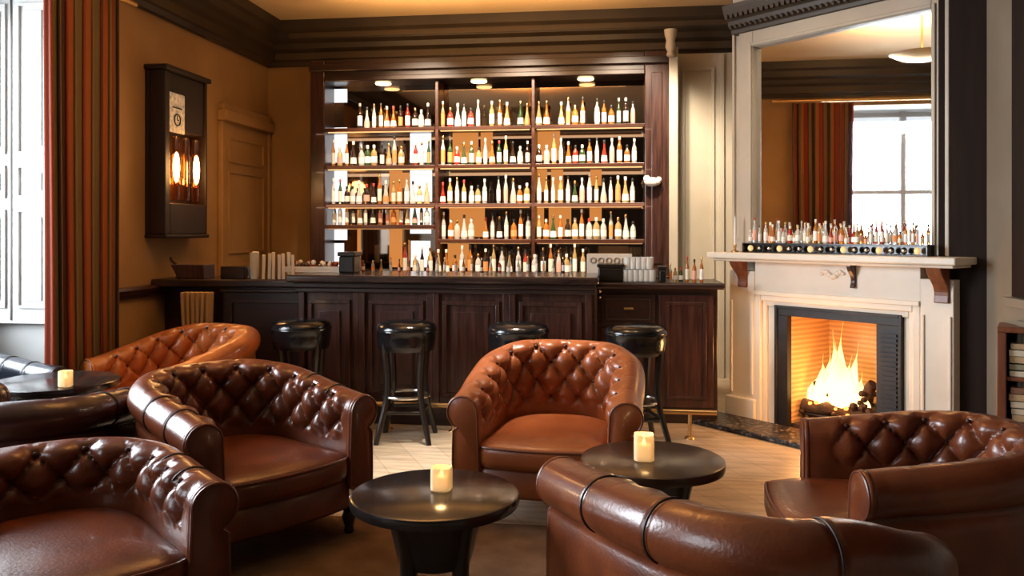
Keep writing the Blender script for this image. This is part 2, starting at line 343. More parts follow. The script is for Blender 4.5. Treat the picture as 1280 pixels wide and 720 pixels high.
# ------------------------------------------------ curtain
cy0, cy1, cx = onX(58, XL+.17)[1], onX(143, XL+.14)[1], XL+.15
m = MB(); NU, NV = 220, 12; g = []
for i in range(NU+1):
    u = i/NU; row = []
    for j in range(NV+1):
        v = j/NV; a = .045*(.75+.25*sin(5*u+2)); ph = u*2*pi*8.5+.5*sin(6*u)
        row.append(m.bm.verts.new((cx+a*sin(ph)*(.8+.3*(1-v)), cy0+(cy1-cy0)*u+.012*sin(2*ph)+.02*sin(3*v+u*4)*(1-v), .02+3.0*v)))
    g.append(row)
uvl = m.bm.loops.layers.uv.new('UVMap')
for i in range(NU):
    for j in range(NV):
        f = m.face([g[i][j], g[i+1][j], g[i+1][j+1], g[i][j+1]])
        for lp, (a, b) in zip(f.loops, ((i,j),(i+1,j),(i+1,j+1),(i,j+1))): lp[uvl].uv = (a/NU, b/NV)
ct = empty('curtain', (0,0,0), 0, 'full-length red, orange and olive striped curtain beside the white window', 'curtain')
o = m.build('drape', M['curtain'], ct, smooth='all'); sd = o.modifiers.new('thick','SOLIDIFY'); sd.thickness = .006
MB().tube([(cx, BAY1[0]-.2, 3.05), (cx, BAY1[1]+.6, 3.05)], .02, 12).build('curtain_rod', M['brass'], ct, smooth=True)
# ------------------------------------------------ wall clock lamp
q0, q1 = onX(205, XL+.16), onX(258, XL+.16)
ly0, ly1 = q0[1], q1[1]; lz1 = onX(205, XL+.16, 86)[2]; lz0 = onX(205, XL+.16, 293)[2]; XF = XL+.17
lm = empty('wall_lamp', (XL, (ly0+ly1)/2, lz0), 0, 'tall dark wooden wall lamp case with a pale dial and glowing amber glass tubes', 'wall lamp')
def lb(): return MB()
def off(mb): bmesh.ops.translate(mb.bm, vec=(-XL, -(ly0+ly1)/2, -lz0), verts=mb.bm.verts); return mb
H = lz1-lz0
def ly(px): return onX(px, XF)[1]
def lz(px, py): return onX(px, XF, py)[2]
a0, a1 = ly(222), ly(254); zt0, zt1 = lz(230, 250), lz(230, 170)
m = MB().box(XL, XL+.035, ly0, ly1, lz0, lz1)                       # back board and frame
m.box(XL+.035, XF, ly0, ly0+.07, lz0, lz1).box(XL+.035, XF, ly1-.03, ly1, lz0, lz1).box(XL+.035, XF, ly0+.07, ly1-.03, lz0, zt0-.03).box(XL+.035, XF-.02, ly0+.07, ly1-.03, zt1+.03, lz1)
off(m).build('case', M['case'], lm, bevel=.008)
off(MB().box(XL, XF+.03, ly0-.02, ly1+.02, lz1, lz1+.04)).build('top_moulding', M['case'], lm, bevel=.01)
off(MB().box(XL, XF+.015, ly0-.01, ly1+.01, lz0-.03, lz0)).build('bottom_moulding', M['case'], lm, bevel=.01)
off(MB().box(XF-.02, XF-.008, ly(213), ly(232), lz(222,166), lz(222,117))).build('dial', M['dial'], lm)
dcy, dcz = (ly(213)+ly(232))/2, lz(222,150)
m = MB().tube([(XF-.006, dcy+.045*cos(t), dcz+.045*sin(t)) for t in [k*pi/12 for k in range(24)]], .006, 6, closed=True)
m.box(XF-.008, XF-.003, dcy-.07, dcy+.07, dcz+.09, dcz+.10)
off(m).build('dial_ring', M['black_iron'], lm)
off(MB().box(XF-.008, XF-.004, dcy-.004, dcy+.004, dcz, dcz+.035).box(XF-.008, XF-.004, dcy, dcy+.025, dcz-.004, dcz+.004)).build('dial_hand', M['black_iron'], lm)
n = 4
for k in range(n):
    yy = ly0+.12+(ly1-.03-ly0-.17)*(k/(n-1))
    off(MB().lathe([(.034,zt0),(.036,zt0+.03),(.036,zt1-.03),(.03,zt1)], XL+.10, yy, 0, 16)).build('glass_tube', M['amber_tube'], lm, smooth=True)
for yy in (ly0+.20, ly1-.15):
    off(MB().sphere((XL+.15, yy, (zt0+zt1)/2), .034, 12, (.7,1,3.6))).build('bulb', M['bulb'], lm, smooth=True)
light('wall_lamp_glow', 'POINT', (XF+.2, (ly0+ly1)/2, (zt0+zt1)/2), 14, (1,.5,.16), .12)
light('lamp_case_glow', 'POINT', (XL+.07, (ly0+ly1)/2, (zt0+zt1)/2-.1), 1.6, (1,.42,.1), .03)
# ================================================================== BACK BAR (on the far wall)
YS = YF-.06                                        # face of the smoked mirror
def bx(px, Y=None): return onY(px, Y or YF-.35)[0]
def bz(px, py, Y=None): return onY(px, Y or YF-.35, py)[2]
X0, X1 = bx(388), bx(836)
bb = empty('back_bar', ((X0+X1)/2, YF-.2, 0), 0, 'wide dark mahogany back bar with mirror backing and five lit bottle shelves', 'back bar')
ox, oy = (X0+X1)/2, YF-.2
def bl(mb): bmesh.ops.translate(mb.bm, vec=(-ox, -oy, 0), verts=mb.bm.verts); return mb
xi0, xi1 = bx(406), bx(806)
bl(MB().box(X0, xi0, YF-.36, YF-.002, 0, 3.10)).build('side_post', M['wood_dark'], bb, bevel=.01)
bl(MB().box(xi1, X1, YF-.36, YF-.002, 0, 3.10).box(xi1+.06, X1-.06, YF-.375, YF-.36, 1.1, 2.9)).build('side_post', M['wood_dark'], bb, bevel=.01)
zh = bz(600, 98)
bl(MB().box(xi0, xi1, YF-.36, YF-.002, zh, 3.10).box(X0, X1, YF-.40, YF-.36, 2.98, 3.05).box(xi0, xi1, YF-.38, YF-.36, zh, zh+.05)).build('header', M['wood_dark_h'], bb, bevel=.008)
bl(MB().box(xi0, xi1, YS, YF-.002, .9, zh)).build('mirror_back', M['mirror_dark'], bb)
dv = [bx(545), bx(666)]
for x in dv: bl(MB().box(x-.015, x+.015, YF-.32, YS, 1.0, zh)).build('divider', M['wood_shelf'], bb, bevel=.003)
bl(MB().box(X0, X1, YF-.62, YF-.002, 0, .98)).build('back_counter', M['wood_dark_h'], bb, bevel=.01)
zct = 1.0
bl(MB().box(X0, X1, YF-.65, YF-.002, .98, zct)).build('counter_top', M['wood_bar'], bb, bevel=.006)
shelf_z = [bz(600, y) for y in (157, 205, 254, 299)]
segs = [(xi0, dv[0]), (dv[0], dv[1]), (dv[1], xi1)]
for k, z in enumerate(shelf_z):
    for j, (a, b) in enumerate(segs):
        zz = z if not (k == 3 and j == 0) else bz(480, 281)
        a2, b2 = a+.015*(j > 0), b-.015*(j < 2)
        bl(MB().box(a2+.001, b2-.001, YF-.33, YS, zz-.035, zz)).build('shelf', M['wood_shelf'], bb, bevel=.004)
        st = bl(MB().box(a2+.02, b2-.02, YF-.315, YF-.295, zz-.045, zz-.0355)).build('light_strip', M['led'], bb)  # added glowing strip under the shelf to help brighten the bottles
# downlights in the soffit
for px in (478, 598, 732):
    x = bx(px, YF-.25)
    bl(MB().lathe([(.075,0),(.08,.008),(.06,.012)], x, YF-.22, zh-.014, 20)).build('downlight', M['downlight'], bb, smooth=True)
    light('soffit_lamp', 'SPOT', (x, YF-.24, zh-.03), 22, (1,.62,.28), .04, None, (x, YF-.12, 0), 120, .8)
# emissive panels painting white and amber reflections onto the mirror backing
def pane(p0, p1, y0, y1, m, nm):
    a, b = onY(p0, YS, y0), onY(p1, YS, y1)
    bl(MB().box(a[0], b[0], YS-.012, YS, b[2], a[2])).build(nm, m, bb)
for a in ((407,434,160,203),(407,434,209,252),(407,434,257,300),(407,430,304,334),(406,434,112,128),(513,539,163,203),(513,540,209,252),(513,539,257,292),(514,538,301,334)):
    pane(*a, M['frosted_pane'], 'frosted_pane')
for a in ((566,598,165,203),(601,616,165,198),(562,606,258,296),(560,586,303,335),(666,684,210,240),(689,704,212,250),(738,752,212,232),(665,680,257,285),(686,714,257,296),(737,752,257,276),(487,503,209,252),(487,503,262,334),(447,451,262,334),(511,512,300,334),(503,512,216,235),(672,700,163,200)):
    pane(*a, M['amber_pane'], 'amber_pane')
for k, z in enumerate([bz(600,205), bz(600,254), bz(600,299)]):
    light('shelf_strip_glow', 'AREA', ((xi0+xi1)/2, YF-.34, z+.33), 2.2, (1,.74,.5), 3.3, .08, ((xi0+xi1)/2, YF-.1, z))  # added fill along each shelf, lifts the bottles
for q_ in (-2.0, -1.0, 0.0): light('bar_wash', 'SPOT', (q_, 6.7, 3.4), 390, (1,.82,.62), .06, None, (q_+.1, YF, 1.7), 64, .6)  # added unseen spots, light the bottles from the front
# right-hand wall sections next to the back bar
struct(MB().box(X1, onY(845, YF-.1)[0], YF-.42, YF, 0, 3.12), 'trim_7', M['wall_grey'], bevel=.01)
m = MB(); xp = onY(838, YF-.42)[0]
m.lathe([(.025,0),(.04,.015),(.03,.045),(.05,.09),(.04,.15),(.055,.2),(.06,.25)], xp, YF-.46, bz(838,74), 16)
struct(m, 'trim_8', M['wall_grey'], smooth=True)
m = MB().box(onY(845, YF-.1)[0], XR, YF-.1, YF, 0, 3.12)
xa, xb = onY(852, YF-.1)[0], onY(893, YF-.1)[0]
m.panel(xa, xb, .9, 2.98, YF-.1, .025, .03)
m.box(xb+.05, xb+.09, YF-.13, YF-.1, 0, 3.1)
struct(m, 'wall_niche', M['wall_grey'], bevel=.004)
# white glass sconce on the right post
px, py = 815, 228; sx, sy, sz = onY(px, YF-.36, py)
sc = empty('sconce', (sx, sy-.0, sz), 0, 'small white shell-shaped sconce on the right post of the back bar', 'sconce')
m = MB(); m.sphere((0,-.07,.0), .06, 14, (1.3,.8,.75)); m.sphere((-.05,-.06,.03), .035, 10); m.sphere((.06,-.06,.02), .03, 10)
m.build('shade', M['ceramic'], sc, smooth=True)
MB().bar((0,0,-.01),(0,-.05,-.01),.012).build('bracket', M['brass'], sc, smooth=True)
# ================================================================== BOTTLES
GL = {}
for nm, c, t in (('clear',(.85,.83,.78),.5),('amber',(.75,.28,.05),.6),('pale gold',(.85,.6,.25),.6),('green',(.06,.12,.04),.4),('dark',(.03,.015,.01),.1),('red',(.5,.05,.03),.4)):
    GL[nm] = mat(nm.replace(' ','_')+'_bottle_glass', c, .08, trans=t, coat=.5)
CAPS = [mat('white_cap', (.8,.76,.68), .3), mat('black_cap', (.02,.02,.02), .3), mat('gold_cap', (.8,.5,.2), .25, metal=1), mat('red_cap', (.5,.06,.04), .35)]
LABS = [mat('cream_label', (.85,.8,.68), .5), mat('white_label', (.9,.9,.86), .5), mat('orange_label', (.75,.3,.1), .5), mat('pink_label', (.8,.42,.32), .5)]
SHAPES = {
 'round-shouldered': [(.030,0),(.034,.006),(.034,.15),(.030,.175),(.014,.20),(.012,.25),(.014,.255)],
 'tall slim': [(.026,0),(.029,.006),(.029,.17),(.02,.205),(.012,.23),(.011,.28),(.013,.285)],
 'squat': [(.038,0),(.042,.01),(.042,.11),(.036,.14),(.015,.165),(.013,.19),(.016,.195)],
 'bell-shaped': [(.040,0),(.043,.02),(.036,.09),(.022,.14),(.014,.18),(.013,.23),(.015,.235)],
}
PROT = {}
def bottle_proto(shape, glass, ci, li):
    key = (shape, glass, ci, li)
    if key in PROT: return PROT[key], False
    p = SHAPES[shape]; t = empty('bottle', (0,0,-5))
    MB().lathe(p, n=12).build('glass_body', GL[glass], t, smooth=True)
    top = p[-1][1]; r = p[-1][0]
    MB().lathe([(r+.002,top-.02),(r+.003,top-.015),(r+.003,top+.012),(r,top+.016)], n=10).build('cap', CAPS[ci], t, smooth=True)
    rb = p[2][0]+.0012; z1 = p[2][1]-.015 if shape != 'bell-shaped' else .08
    if shape == 'bell-shaped': prof = [(.0445,.022),(.0382,.085)]
    else: prof = [(rb,.03),(rb,z1)]
    MB().lathe(prof, n=14, cap=(False,False)).build('label', LABS[li], t, smooth=True)
    PROT[key] = proto(t); return t, True
USED = set()
def put_bottle(x, y, z, where, group, sc=1.0, pal=None, thin=.76):
    for _try in range(60):
        shape = random.choice(list(SHAPES)); glass = random.choices(list(GL), weights=pal or (10,4,4,1.5,2,1.5))[0]
        ci = random.choices((0,1,2,3), weights=(5,3,3,1))[0]; li = random.choices((0,1,2,3), weights=(5,5,1.2,1.2))[0]
        lab = '%s %s bottle, %s cap, %s, %s' % (shape, glass if glass != 'dark' else 'brown', ('white','black','gold','red')[ci], ('cream label','white label','orange label','pink label')[li], where)
        if lab not in USED: break
    USED.add(lab)
    t, new = bottle_proto(shape, glass, ci, li)
    if new: o = t; o.location = (x,y,z); tag(o, lab, 'bottle', group)
    else: o = dup(t, (x,y,z), 0, lab, 'bottle', group)
    o.scale = (sc*thin,sc*thin,sc); o.rotation_euler = (0,0,random.uniform(0,6))
    return o
BAYN = ('left bay','middle bay','right bay'); SHN = ('top shelf','second shelf','third shelf','fourth shelf')
for k, z in enumerate(shelf_z):
    for j, (a, b) in enumerate(segs):
        zz = z if not (k == 3 and j == 0) else bz(480, 281)
        x = a+.05 + (.28 if (j == 0 and k in (0,)) else 0)
        while x < b-.05:
            if random.random() > .04:
                put_bottle(x, YF-.24+random.uniform(-.03,.03), zz, 'on the %s, %s' % (SHN[k], BAYN[j]), 'bottles on the %s' % SHN[k], random.uniform(.82,1.0)*(.9 if (k==3 and j==0) else 1),
                           (6,4,4,2,5,2) if j == 0 else None)
            x += random.uniform(.066,.073)
# bottles on the back counter, seen over the bar
x = bx(505, YF-.5)
while x < bx(730, YF-.5):
    put_bottle(x, YF-.42+random.uniform(-.05,.05), zct, 'on the back counter behind the bar', 'bottles on the back counter', random.uniform(.85,1), (10,5,4,1,2,3)); x += random.uniform(.072,.085)
# ================================================================== BAR
YBAR = 6.0; xb0, xb1 = onY(375, YBAR)[0], onY(740, YBAR)[0]
bar = empty('bar_counter', ((xb0+xb1)/2, YBAR+.3, 0), 0, 'long panelled dark mahogany bar counter standing behind the stools', 'bar counter')
def brl(mb): bmesh.ops.translate(mb.bm, vec=(-(xb0+xb1)/2, -(YBAR+.3), 0), verts=mb.bm.verts); return mb
brl(MB().box(xb0, xb1, YBAR, YBAR+.55, 0, 1.03)).build('bar_body', M['wood_dark'], bar, bevel=.006)
xs = [xb0, onY(450,YBAR)[0], onY(542,YBAR)[0], onY(637,YBAR)[0], xb1]
for a, b in zip(xs, xs[1:]):
    m = MB(); m.box(a+.0, a+.045, YBAR-.03, YBAR, .14, .99).box(b-.045, b, YBAR-.03, YBAR, .14, .99)
    m.panel(a+.07, b-.07, .20, .90, YBAR, .022, .03).box(a+.15, b-.15, YBAR-.012, YBAR, .28, .82)
    brl(m).build('front_panel', M['wood_dark'], bar, bevel=.004)
brl(MB().box(xb0-.02, xb1+.02, YBAR-.045, YBAR, .0, .14).box(xb0-.02, xb1+.02, YBAR-.05, YBAR-.001, .955, .99).box(xb0-.03, xb1+.03, YBAR-.07, YBAR-.001, .99, 1.03)).build('moulding', M['wood_dark_h'], bar, bevel=.008)
brl(MB().box(onY(357,YBAR-.12)[0], onY(749,YBAR-.12)[0], YBAR-.14, YBAR+.6, 1.031, 1.085)).build('counter_top', M['wood_bar'], bar, bevel=.018, seg=3)
# brass foot rail
fr = empty('foot_rail', ((xb0+xb1)/2, YBAR-.2, 0), 0, 'brass foot rail on short posts along the front of the bar', 'foot rail')
xr1 = onY(892, YBAR)[0]
MB().tube([(-1.15,0,.18),(xr1-(xb0+xb1)/2,0,.18)], .018, 12).build('rail', M['brass'], fr, smooth=True)
for x in (-1.0,-.35,.12,.62,1.2,1.75):
    MB().bar((x,0,0),(x,0,.17),.014).lathe([(.035,0),(.03,.012),(.015,.02)],x,0,0,12).build('post', M['brass'], fr, smooth=True)
# right return cabinet
YR = 6.25; xr0 = xb1+.03; xr1 = onY(897, YR)[0]
rc = empty('bar_cabinet', ((xr0+xr1)/2, YR+.25, 0), 0, 'dark wooden bar cabinet standing between the bar and the fireplace', 'cabinet')
def rl(mb): bmesh.ops.translate(mb.bm, vec=(-(xr0+xr1)/2, -(YR+.25), 0), verts=mb.bm.verts); return mb
rl(MB().box(xr0, xr1, YR, YR+.5, 0, .985)).build('cabinet_body', M['wood_dark_h'], rc, bevel=.006)
xm = onY(822, YR)[0]
rl(MB().box(xr0+.03, xm-.02, YR-.018, YR, .72, .94).panel(xr0+.06, xm-.05, .75, .91, YR-.018, .008, .012)).build('drawer', M['wood_dark_h'], rc, bevel=.004)
kn = rl(MB().box(onY(785,YR)[0]-.03, onY(785,YR)[0]+.04, YR-.04, YR-.026, .83, .845)).build('handle', M['brass'], rc, bevel=.003)
rl(MB().box(xr0+.03, xm-.02, YR-.018, YR, .12, .69).panel(xr0+.07, xm-.06, .18, .64, YR-.018, .008, .02)).build('cabinet_door', M['wood_dark'], rc, bevel=.004)
rl(MB().box(xm+.01, xr1-.03, YR-.018, YR, .12, .94).panel(xm+.06, xr1-.08, .18, .89, YR-.018, .01, .022)).build('cabinet_door', M['wood_dark'], rc, bevel=.004)
rl(MB().box(xr0-.01, onY(905,YR)[0], YR-.08, YR+.52, .985, 1.03)).build('cabinet_top', M['wood_dark_h'], rc, bevel=.012)
rl(MB().sphere((xr0+.02, YR-.06, .965), .014).sphere((xr0+.02, YR-.04, .92), .012)).build('knob', M['chrome'], rc, smooth=True)
# left side cabinet
YL = 6.2; xl1 = xb0-.03
xl0 = onY(278, YL)[0]
lc = empty('side_cabinet', ((xl0+xl1)/2, YL+.25, 0), 0, 'dark wooden side cabinet at the left end of the bar', 'cabinet')
def ll(mb): bmesh.ops.translate(mb.bm, vec=(-(xl0+xl1)/2, -(YL+.25), 0), verts=mb.bm.verts); return mb
ll(MB().box(xl0, xl1, YL, YL+.5, 0, .975).box(XL+.002, xl0, YL+.15, YL+.5, 0, .975)).build('cabinet_body', M['wood_dark_h'], lc, bevel=.006)
ll(MB().box(XL+.002, xl1, YL-.05, YL+.52, .975, 1.03).box(xl0-.01, xl1, YL-.03, YL, .93, .96)).build('cabinet_top', M['wood_dark_h'], lc, bevel=.01)
ll(MB().panel(xl0+.06, xl1-.03, .2, .88, YL, .02, .03)).build('cabinet_door', M['wood_dark_h'], lc, bevel=.004)
# things on the left cabinet
ZL = 1.0305
def on_l(px, y=YL+.12): return onY(px, y)[0]
tag(MB().box(-.1,.1,-.11,.11,0,.1).build('metal_tray', M['wood_bar'], loc=(on_l(296), YL+.15, ZL), bevel=.008), 'low grey box on the left side cabinet under the clock lamp', 'box')
o = tag(MB().lathe([(.025,0),(.03,.01),(.03,.2),(.022,.21)], n=20).build('paper_tube', M['ceramic'], smooth=True, loc=(on_l(303), YL+.36, ZL)), 'tall white tube standing behind the low grey box', 'tube')
cupm = MB()
for k in range(8): cupm.lathe([(.030,k*.022),(.036,k*.022+.05),(.038,k*.022+.053)], n=20, cap=(k==0, True))
tag(cupm.build('cup_stack', M['ceramic'], smooth=True, loc=(on_l(318), YL+.12, ZL)), 'stack of white paper cups beside the upright menu cards', 'cup stack')
for k in range(7):
    px = 329+k*6.2
    tag(MB().box(-.012,.012,-.05,.05,0,.19+.01*(k%3)).build('menu_card', M['paper'], loc=(on_l(px), YL+.12+.02*(k%2), ZL), rot=(0,R(2-k*.6),R(25)), bevel=.003), 'white menu folder upright on the left side cabinet, %s' % ('nearest the cup stack','second from the cup stack','third from the cup stack','fourth from the cup stack','fifth from the cup stack','sixth from the cup stack','farthest from the cup stack')[k], 'menu', 'menus on the left side cabinet')
m = MB(); m.rings([[(x, y, z) for x, y in ((-.11-.05*t,-.09),(.12,-.09),(.12,.09),(-.11-.05*t,.09))] for t, z in ((0,0),(.1,.03),(.5,.07),(1,.11))])
m.tube([(-.16,-.0,.11),(-.2,0,.14),(-.21,0,.17)], .012, 8)
tag(m.build('wooden_dish', M['wood_dark'], loc=(XL+.28, YL+.12, ZL), bevel=.004), 'dark boat-shaped wooden dish on the cabinet against the left wall', 'dish')
# rack of cream rolled cards under the rail
XK = onY(247, YL-.14)[0]
rk = empty('magazine_rack', (XK, YL-.14, 0), 0, 'dark floor rack against the left wall holding tall cream cards', 'rack')
MB().box(-.16,.16,-.08,.08,0,.5).build('rack_body', M['wood_dark'], rk, bevel=.01)
for k in range(6):
    x = -.085+k*.034
    tag(MB().box(-.012,.012,-.045,.045,0,.44).build('tall_card', M['menu'], loc=(XK+x, YL-.14, .501), rot=(0,R(-3+k),0), bevel=.006), 'tall cream card in the floor rack, %s' % ('nearest the left wall','second from the left wall','third from the left wall','fourth from the left wall','fifth from the left wall','farthest from the left wall')[k], 'card', 'cards in the floor rack')
# things on the bar top (z 1.085)
ZB = 1.085
def heap(name, px0, px1, label, cat, y=YBAR+.35, z=ZB, n=26, m=None, h=.1, r=(.012,.022)):
    a, b = onY(px0,y)[0], onY(px1,y)[0]; t = empty(name, ((a+b)/2, y, z), 0, label, cat)
    MB().box(-(b-a)/2, (b-a)/2, -.06,.06,0,.02).box(-(b-a)/2,(b-a)/2,-.06,-.05,.02,h*.45).box(-(b-a)/2,(b-a)/2,.05,.06,.02,h*.45).box(-(b-a)/2,-(b-a)/2+.01,-.05,.05,.02,h*.45).box((b-a)/2-.01,(b-a)/2,-.05,.05,.02,h*.45).build('tray', M['paper'] if m is None else m, t, bevel=.003)
    f = MB()
    for i in range(n):
        rr = random.uniform(*r); f.mi = i % 3
        f.sphere((random.uniform(-(b-a)/2+.03,(b-a)/2-.03), random.uniform(-.035,.035), .02+rr*.8+random.random()*h*.45), rr, 8)
    o = f.build('garnish', [M['ceramic'], GL['red'], M['wood_dark']], t, smooth=True); o['kind'] = 'stuff'
heap('garnish_tray', 357, 432, 'white tray heaped with red and pale garnish at the left end of the bar', 'tray', n=70)
def crate(name, px0, px1, py0, py1, y, z, label, cat, m):
    a, b = onY(px0,y)[0], onY(px1,y)[0]; h = abs(onY(px0,y,py0)[2]-onY(px0,y,py1)[2])
    t = empty(name, ((a+b)/2, y, z), 0, label, cat); w = (b-a)/2
    MB().box(-w,w,-.09,.09,0,h*.8).build('body', m, t, bevel=.012)
    MB().box(-w-.008,w+.008,-.1,.1,h*.8,h).build('lid', m, t, bevel=.006)
crate('ice_bucket', 428, 447, 312, 338, YBAR+.3, ZB, 'dark square ice box at the left end of the bar top', 'ice box', M['wood_black'])
crate('till', 748, 779, 325, 347, YR+.1, 1.0305, 'dark till box on the bar cabinet left of the glasses', 'till', M['wood_black'])
crate('dark_canister', 823, 832, 330, 350, YR+.1, 1.0305, 'small dark canister on the bar cabinet left of the amber bottles', 'canister', M['wood_black'])
# white ornate box behind the till
sy = YR+.35; a, b = onY(734,sy)[0], onY(790,sy)[0]; t = empty('cake_box', ((a+b)/2, sy, 1.0305), 0, 'white patterned box standing behind the dark till', 'box')
MB().box(-(b-a)/2,(b-a)/2,-.08,.08,0,.2).build('body', M['paper'], t, bevel=.006); m = MB()
for k in range(5): m.tube([(-(b-a)/2+.05+k*.06+.02*cos(q*pi/6), -.085, .15+.02*sin(q*pi/6)) for q in range(12)], .003, 5, closed=True)
m.build('pattern', M['brass'], t)
# wine glasses / tumblers
ORD = ('first','second','third','fourth','fifth','sixth','seventh','eighth','ninth','tenth','eleventh','twelfth','thirteenth','fourteenth','fifteenth','sixteenth')
def tumbler(): 
    return MB().lathe([(.026,0),(.03,.004),(.035,.09),(.033,.09),(.028,.008),(.001,.006)], n=16).build('tumbler', mat('cut_glass', (.9,.9,.86), .12, trans=.35, coat=.6), smooth=True)
tm = tumbler(); first = True
for lay in range(2):
    for k in range(6-lay):
        for r_ in range(2):
            p = onY(782+k*6.6+lay*3, YR+.05+r_*.09)
            loc = (p[0], YR+.05+r_*.09, 1.031+lay*.092)
            o = tm if first else tm.copy()
            if not first: COL.objects.link(o)
            first = False; o.location = loc
            tag(o, 'cut glass tumbler, %s layer, %s row, %s from the till' % (('lower','upper')[lay], ('front','back')[r_], ORD[k]), 'glass', 'stacked tumblers beside the till')
for px in (838, 844, 851):
    put_bottle(onY(px, YR+.1)[0], YR+.1, 1.031, 'on cabinet by the dark canister', 'small bottles on the bar cabinet', .5, (5,0,5,2,0,0))
for px in (859, 868, 877):
    put_bottle(onY(px, YR+.08)[0], YR+.08, 1.031, 'on cabinet nearest the fireplace', 'small bottles on the bar cabinet', .62, (0,8,0,0,0,1))
# small bottles along the bar's back edge
for k in range(24):
    px = 455+k*11.3+random.uniform(-2,2)
    put_bottle(onY(px, YBAR+.5)[0], YBAR+.5, ZB, 'on the back edge of bar top', 'small bottles on the bar top', random.uniform(.35,.5), (8,3,3,0,1,3))
# ================================================================== STOOLS
def make_stool():
    t = empty('bar_stool')
    MB().lathe([(.165,.60),(.186,.605),(.193,.64),(.2,.69),(.2,.735),(.205,.74),(.205,.75),(.195,.775),(.15,.795),(.05,.80),(.001,.80)], n=36).build('seat', M['leather_black'], t, smooth='all')
    MB().tube([(.203*cos(k*pi/18), .203*sin(k*pi/18), .738) for k in range(36)], .006, 8, closed=True).build('piping', M['leather_black'], t, smooth=True)
    for a in (45,135,225,315):
        c, s = cos(R(a)), sin(R(a)); pts = []
        for k in range(13):
            q = k/12; z = .66*(1-q); rad = .172-.035*sin(q*pi)**2+.075*q**2
            pts.append((c*rad, s*rad, z))
        MB().tube(pts, .02, 8, rr=[.026-.008*(i/12) for i in range(13)]).build('leg', M['wood_black'], t, smooth=True)
    rr = .175
    MB().tube([(.155*cos(k*pi/16), .155*sin(k*pi/16), .30) for k in range(32)], .012, 8, closed=True).build('foot_ring', M['chrome'], t, smooth=True)
    m = MB()
    for a in (45,135,225,315): m.bar((rr*cos(R(a)),rr*sin(R(a)),.2),(rr*cos(R(a+90)),rr*sin(R(a+90)),.2),.013)
    m.build('stretcher', M['wood_black'], t, smooth=True)
    m = MB().box(-.12,.12,-.13,-.11,.56,.66)
    return proto(t)
st = make_stool(); YST = 5.55
for k, (px, lab) in enumerate(((377,'black leather bar stool, first from the left cabinet'),(508,'black leather bar stool fully visible between the brown chairs'),(648,'black leather bar stool mostly hidden behind the tan tub chair'),(795,'black leather bar stool in front of the bar cabinet, nearest the fireplace'))):
    loc = (onY(px,YST)[0], YST, 0)
    if k == 0: st.location = loc; st.rotation_euler = (0,0,.2); tag(st, lab, 'stool', 'stools at the bar')
    else: dup(st, loc, .1*k, lab, 'stool', 'stools at the bar')
# ================================================================== FIREPLACE on the diagonal wall
O = cw((905-HX)/F_PX*6.4, 6.4); e1 = (RT[0]*.6-FW[0]*.8, RT[1]*.6-FW[1]*.8); ANG = math.atan2(e1[1], e1[0])
nn = (e1[1], -e1[0])                               # toward the room (local -y)
def fl(px, py=None, off=0.0):                      # local x (and z) on plane local y = off
    d = dirp(px); Ox, Oy = O[0]-nn[0]*off, O[1]-nn[1]*off
    det = d[0]*(-e1[1])+e1[0]*d[1]
    t = (Ox*(-e1[1])+e1[0]*Oy)/det
    X, Y = d[0]*t-Ox, d[1]*t-Oy
    return X*e1[0]+Y*e1[1] if py is None else (X*e1[0]+Y*e1[1], CAMZ-(py-HY)*t/F_PX)
def fobj(mb, name, m, parent=None, **k):
    if parent is not None: return mb.build(name, m, parent, **k)
    return mb.build(name, m, loc=(O[0],O[1],0), rot=(0,0,ANG), **k)
OP0, OP1 = fl(981), fl(1092); OZ0, OZ1 = .03, fl(1000, 397)[1]
B0, B1 = fl(966), fl(1125); BZ1 = fl(1000, 384)[1]
WL, WR = -.02, fl(1200)
WY = .13                                           # wall face behind the mantel front
m = MB().box(WL, B0+.04, WY, WY+.1, 0, ZC).box(B1-.04, WR+.05, WY, WY+.1, 0, ZC).box(B0+.04, B1-.04, WY, WY+.1, BZ1-.02, ZC)
m.panel(WL+.01, fl(932,off=WY)-.03, 1.35, 3.0, WY, .02, .02)
tag(fobj(m, 'wall_chimney', M['wall_grey']), kind='structure')
m = MB().box(WL, WL+.1, WY+.1, WY+1.2, 0, ZC); tag(fobj(m, 'wall_chimney_side', M['wall_grey']), kind='structure')
# firebox
fb = empty('fireplace', (O[0],O[1],0), ANG, 'cream painted fireplace with carved mantel and black iron surround, fire burning', 'fireplace')
D0 = WY-.05; D1 = WY+.42
m = MB().box(OP0-.1, OP0, D0, D1, 0, OZ1+.1).box(OP1, OP1+.05, D0, D1, 0, OZ1+.1).box(OP0-.1, OP1+.05, D1, D1+.06, 0, OZ1+.1).box(OP0-.1, OP1+.05, D0, D1, OZ1+.06, OZ1+.12)
m.build('firebox', M['brick'], fb)
MB().box(OP0-.1, OP1+.05, D0, D1, -.0, .03).build('firebox_floor', M['log'], fb)
# iron surround
m = MB().box(B0, OP0, D0-.05, D0, 0, OZ1).box(OP1, B1, D0-.05, D0, 0, OZ1).box(B0, B1, D0-.05, D0, OZ1, BZ1)
m.box(B0, B0+.02, D0-.065, D0-.05, 0, BZ1).box(B1-.02, B1, D0-.065, D0-.05, 0, BZ1).box(B0+.02, B1-.02, D0-.065, D0-.05, BZ1-.02, BZ1)
m.build('iron_surround', M['black_iron'], fb, bevel=.003)
m = MB(); z = .1
while z < OZ1-.05: m.box(OP1+.03, B1-.035, D0-.062, D0-.05, z, z+.016); z += .03
m.build('vent_slats', M['black_iron'], fb)
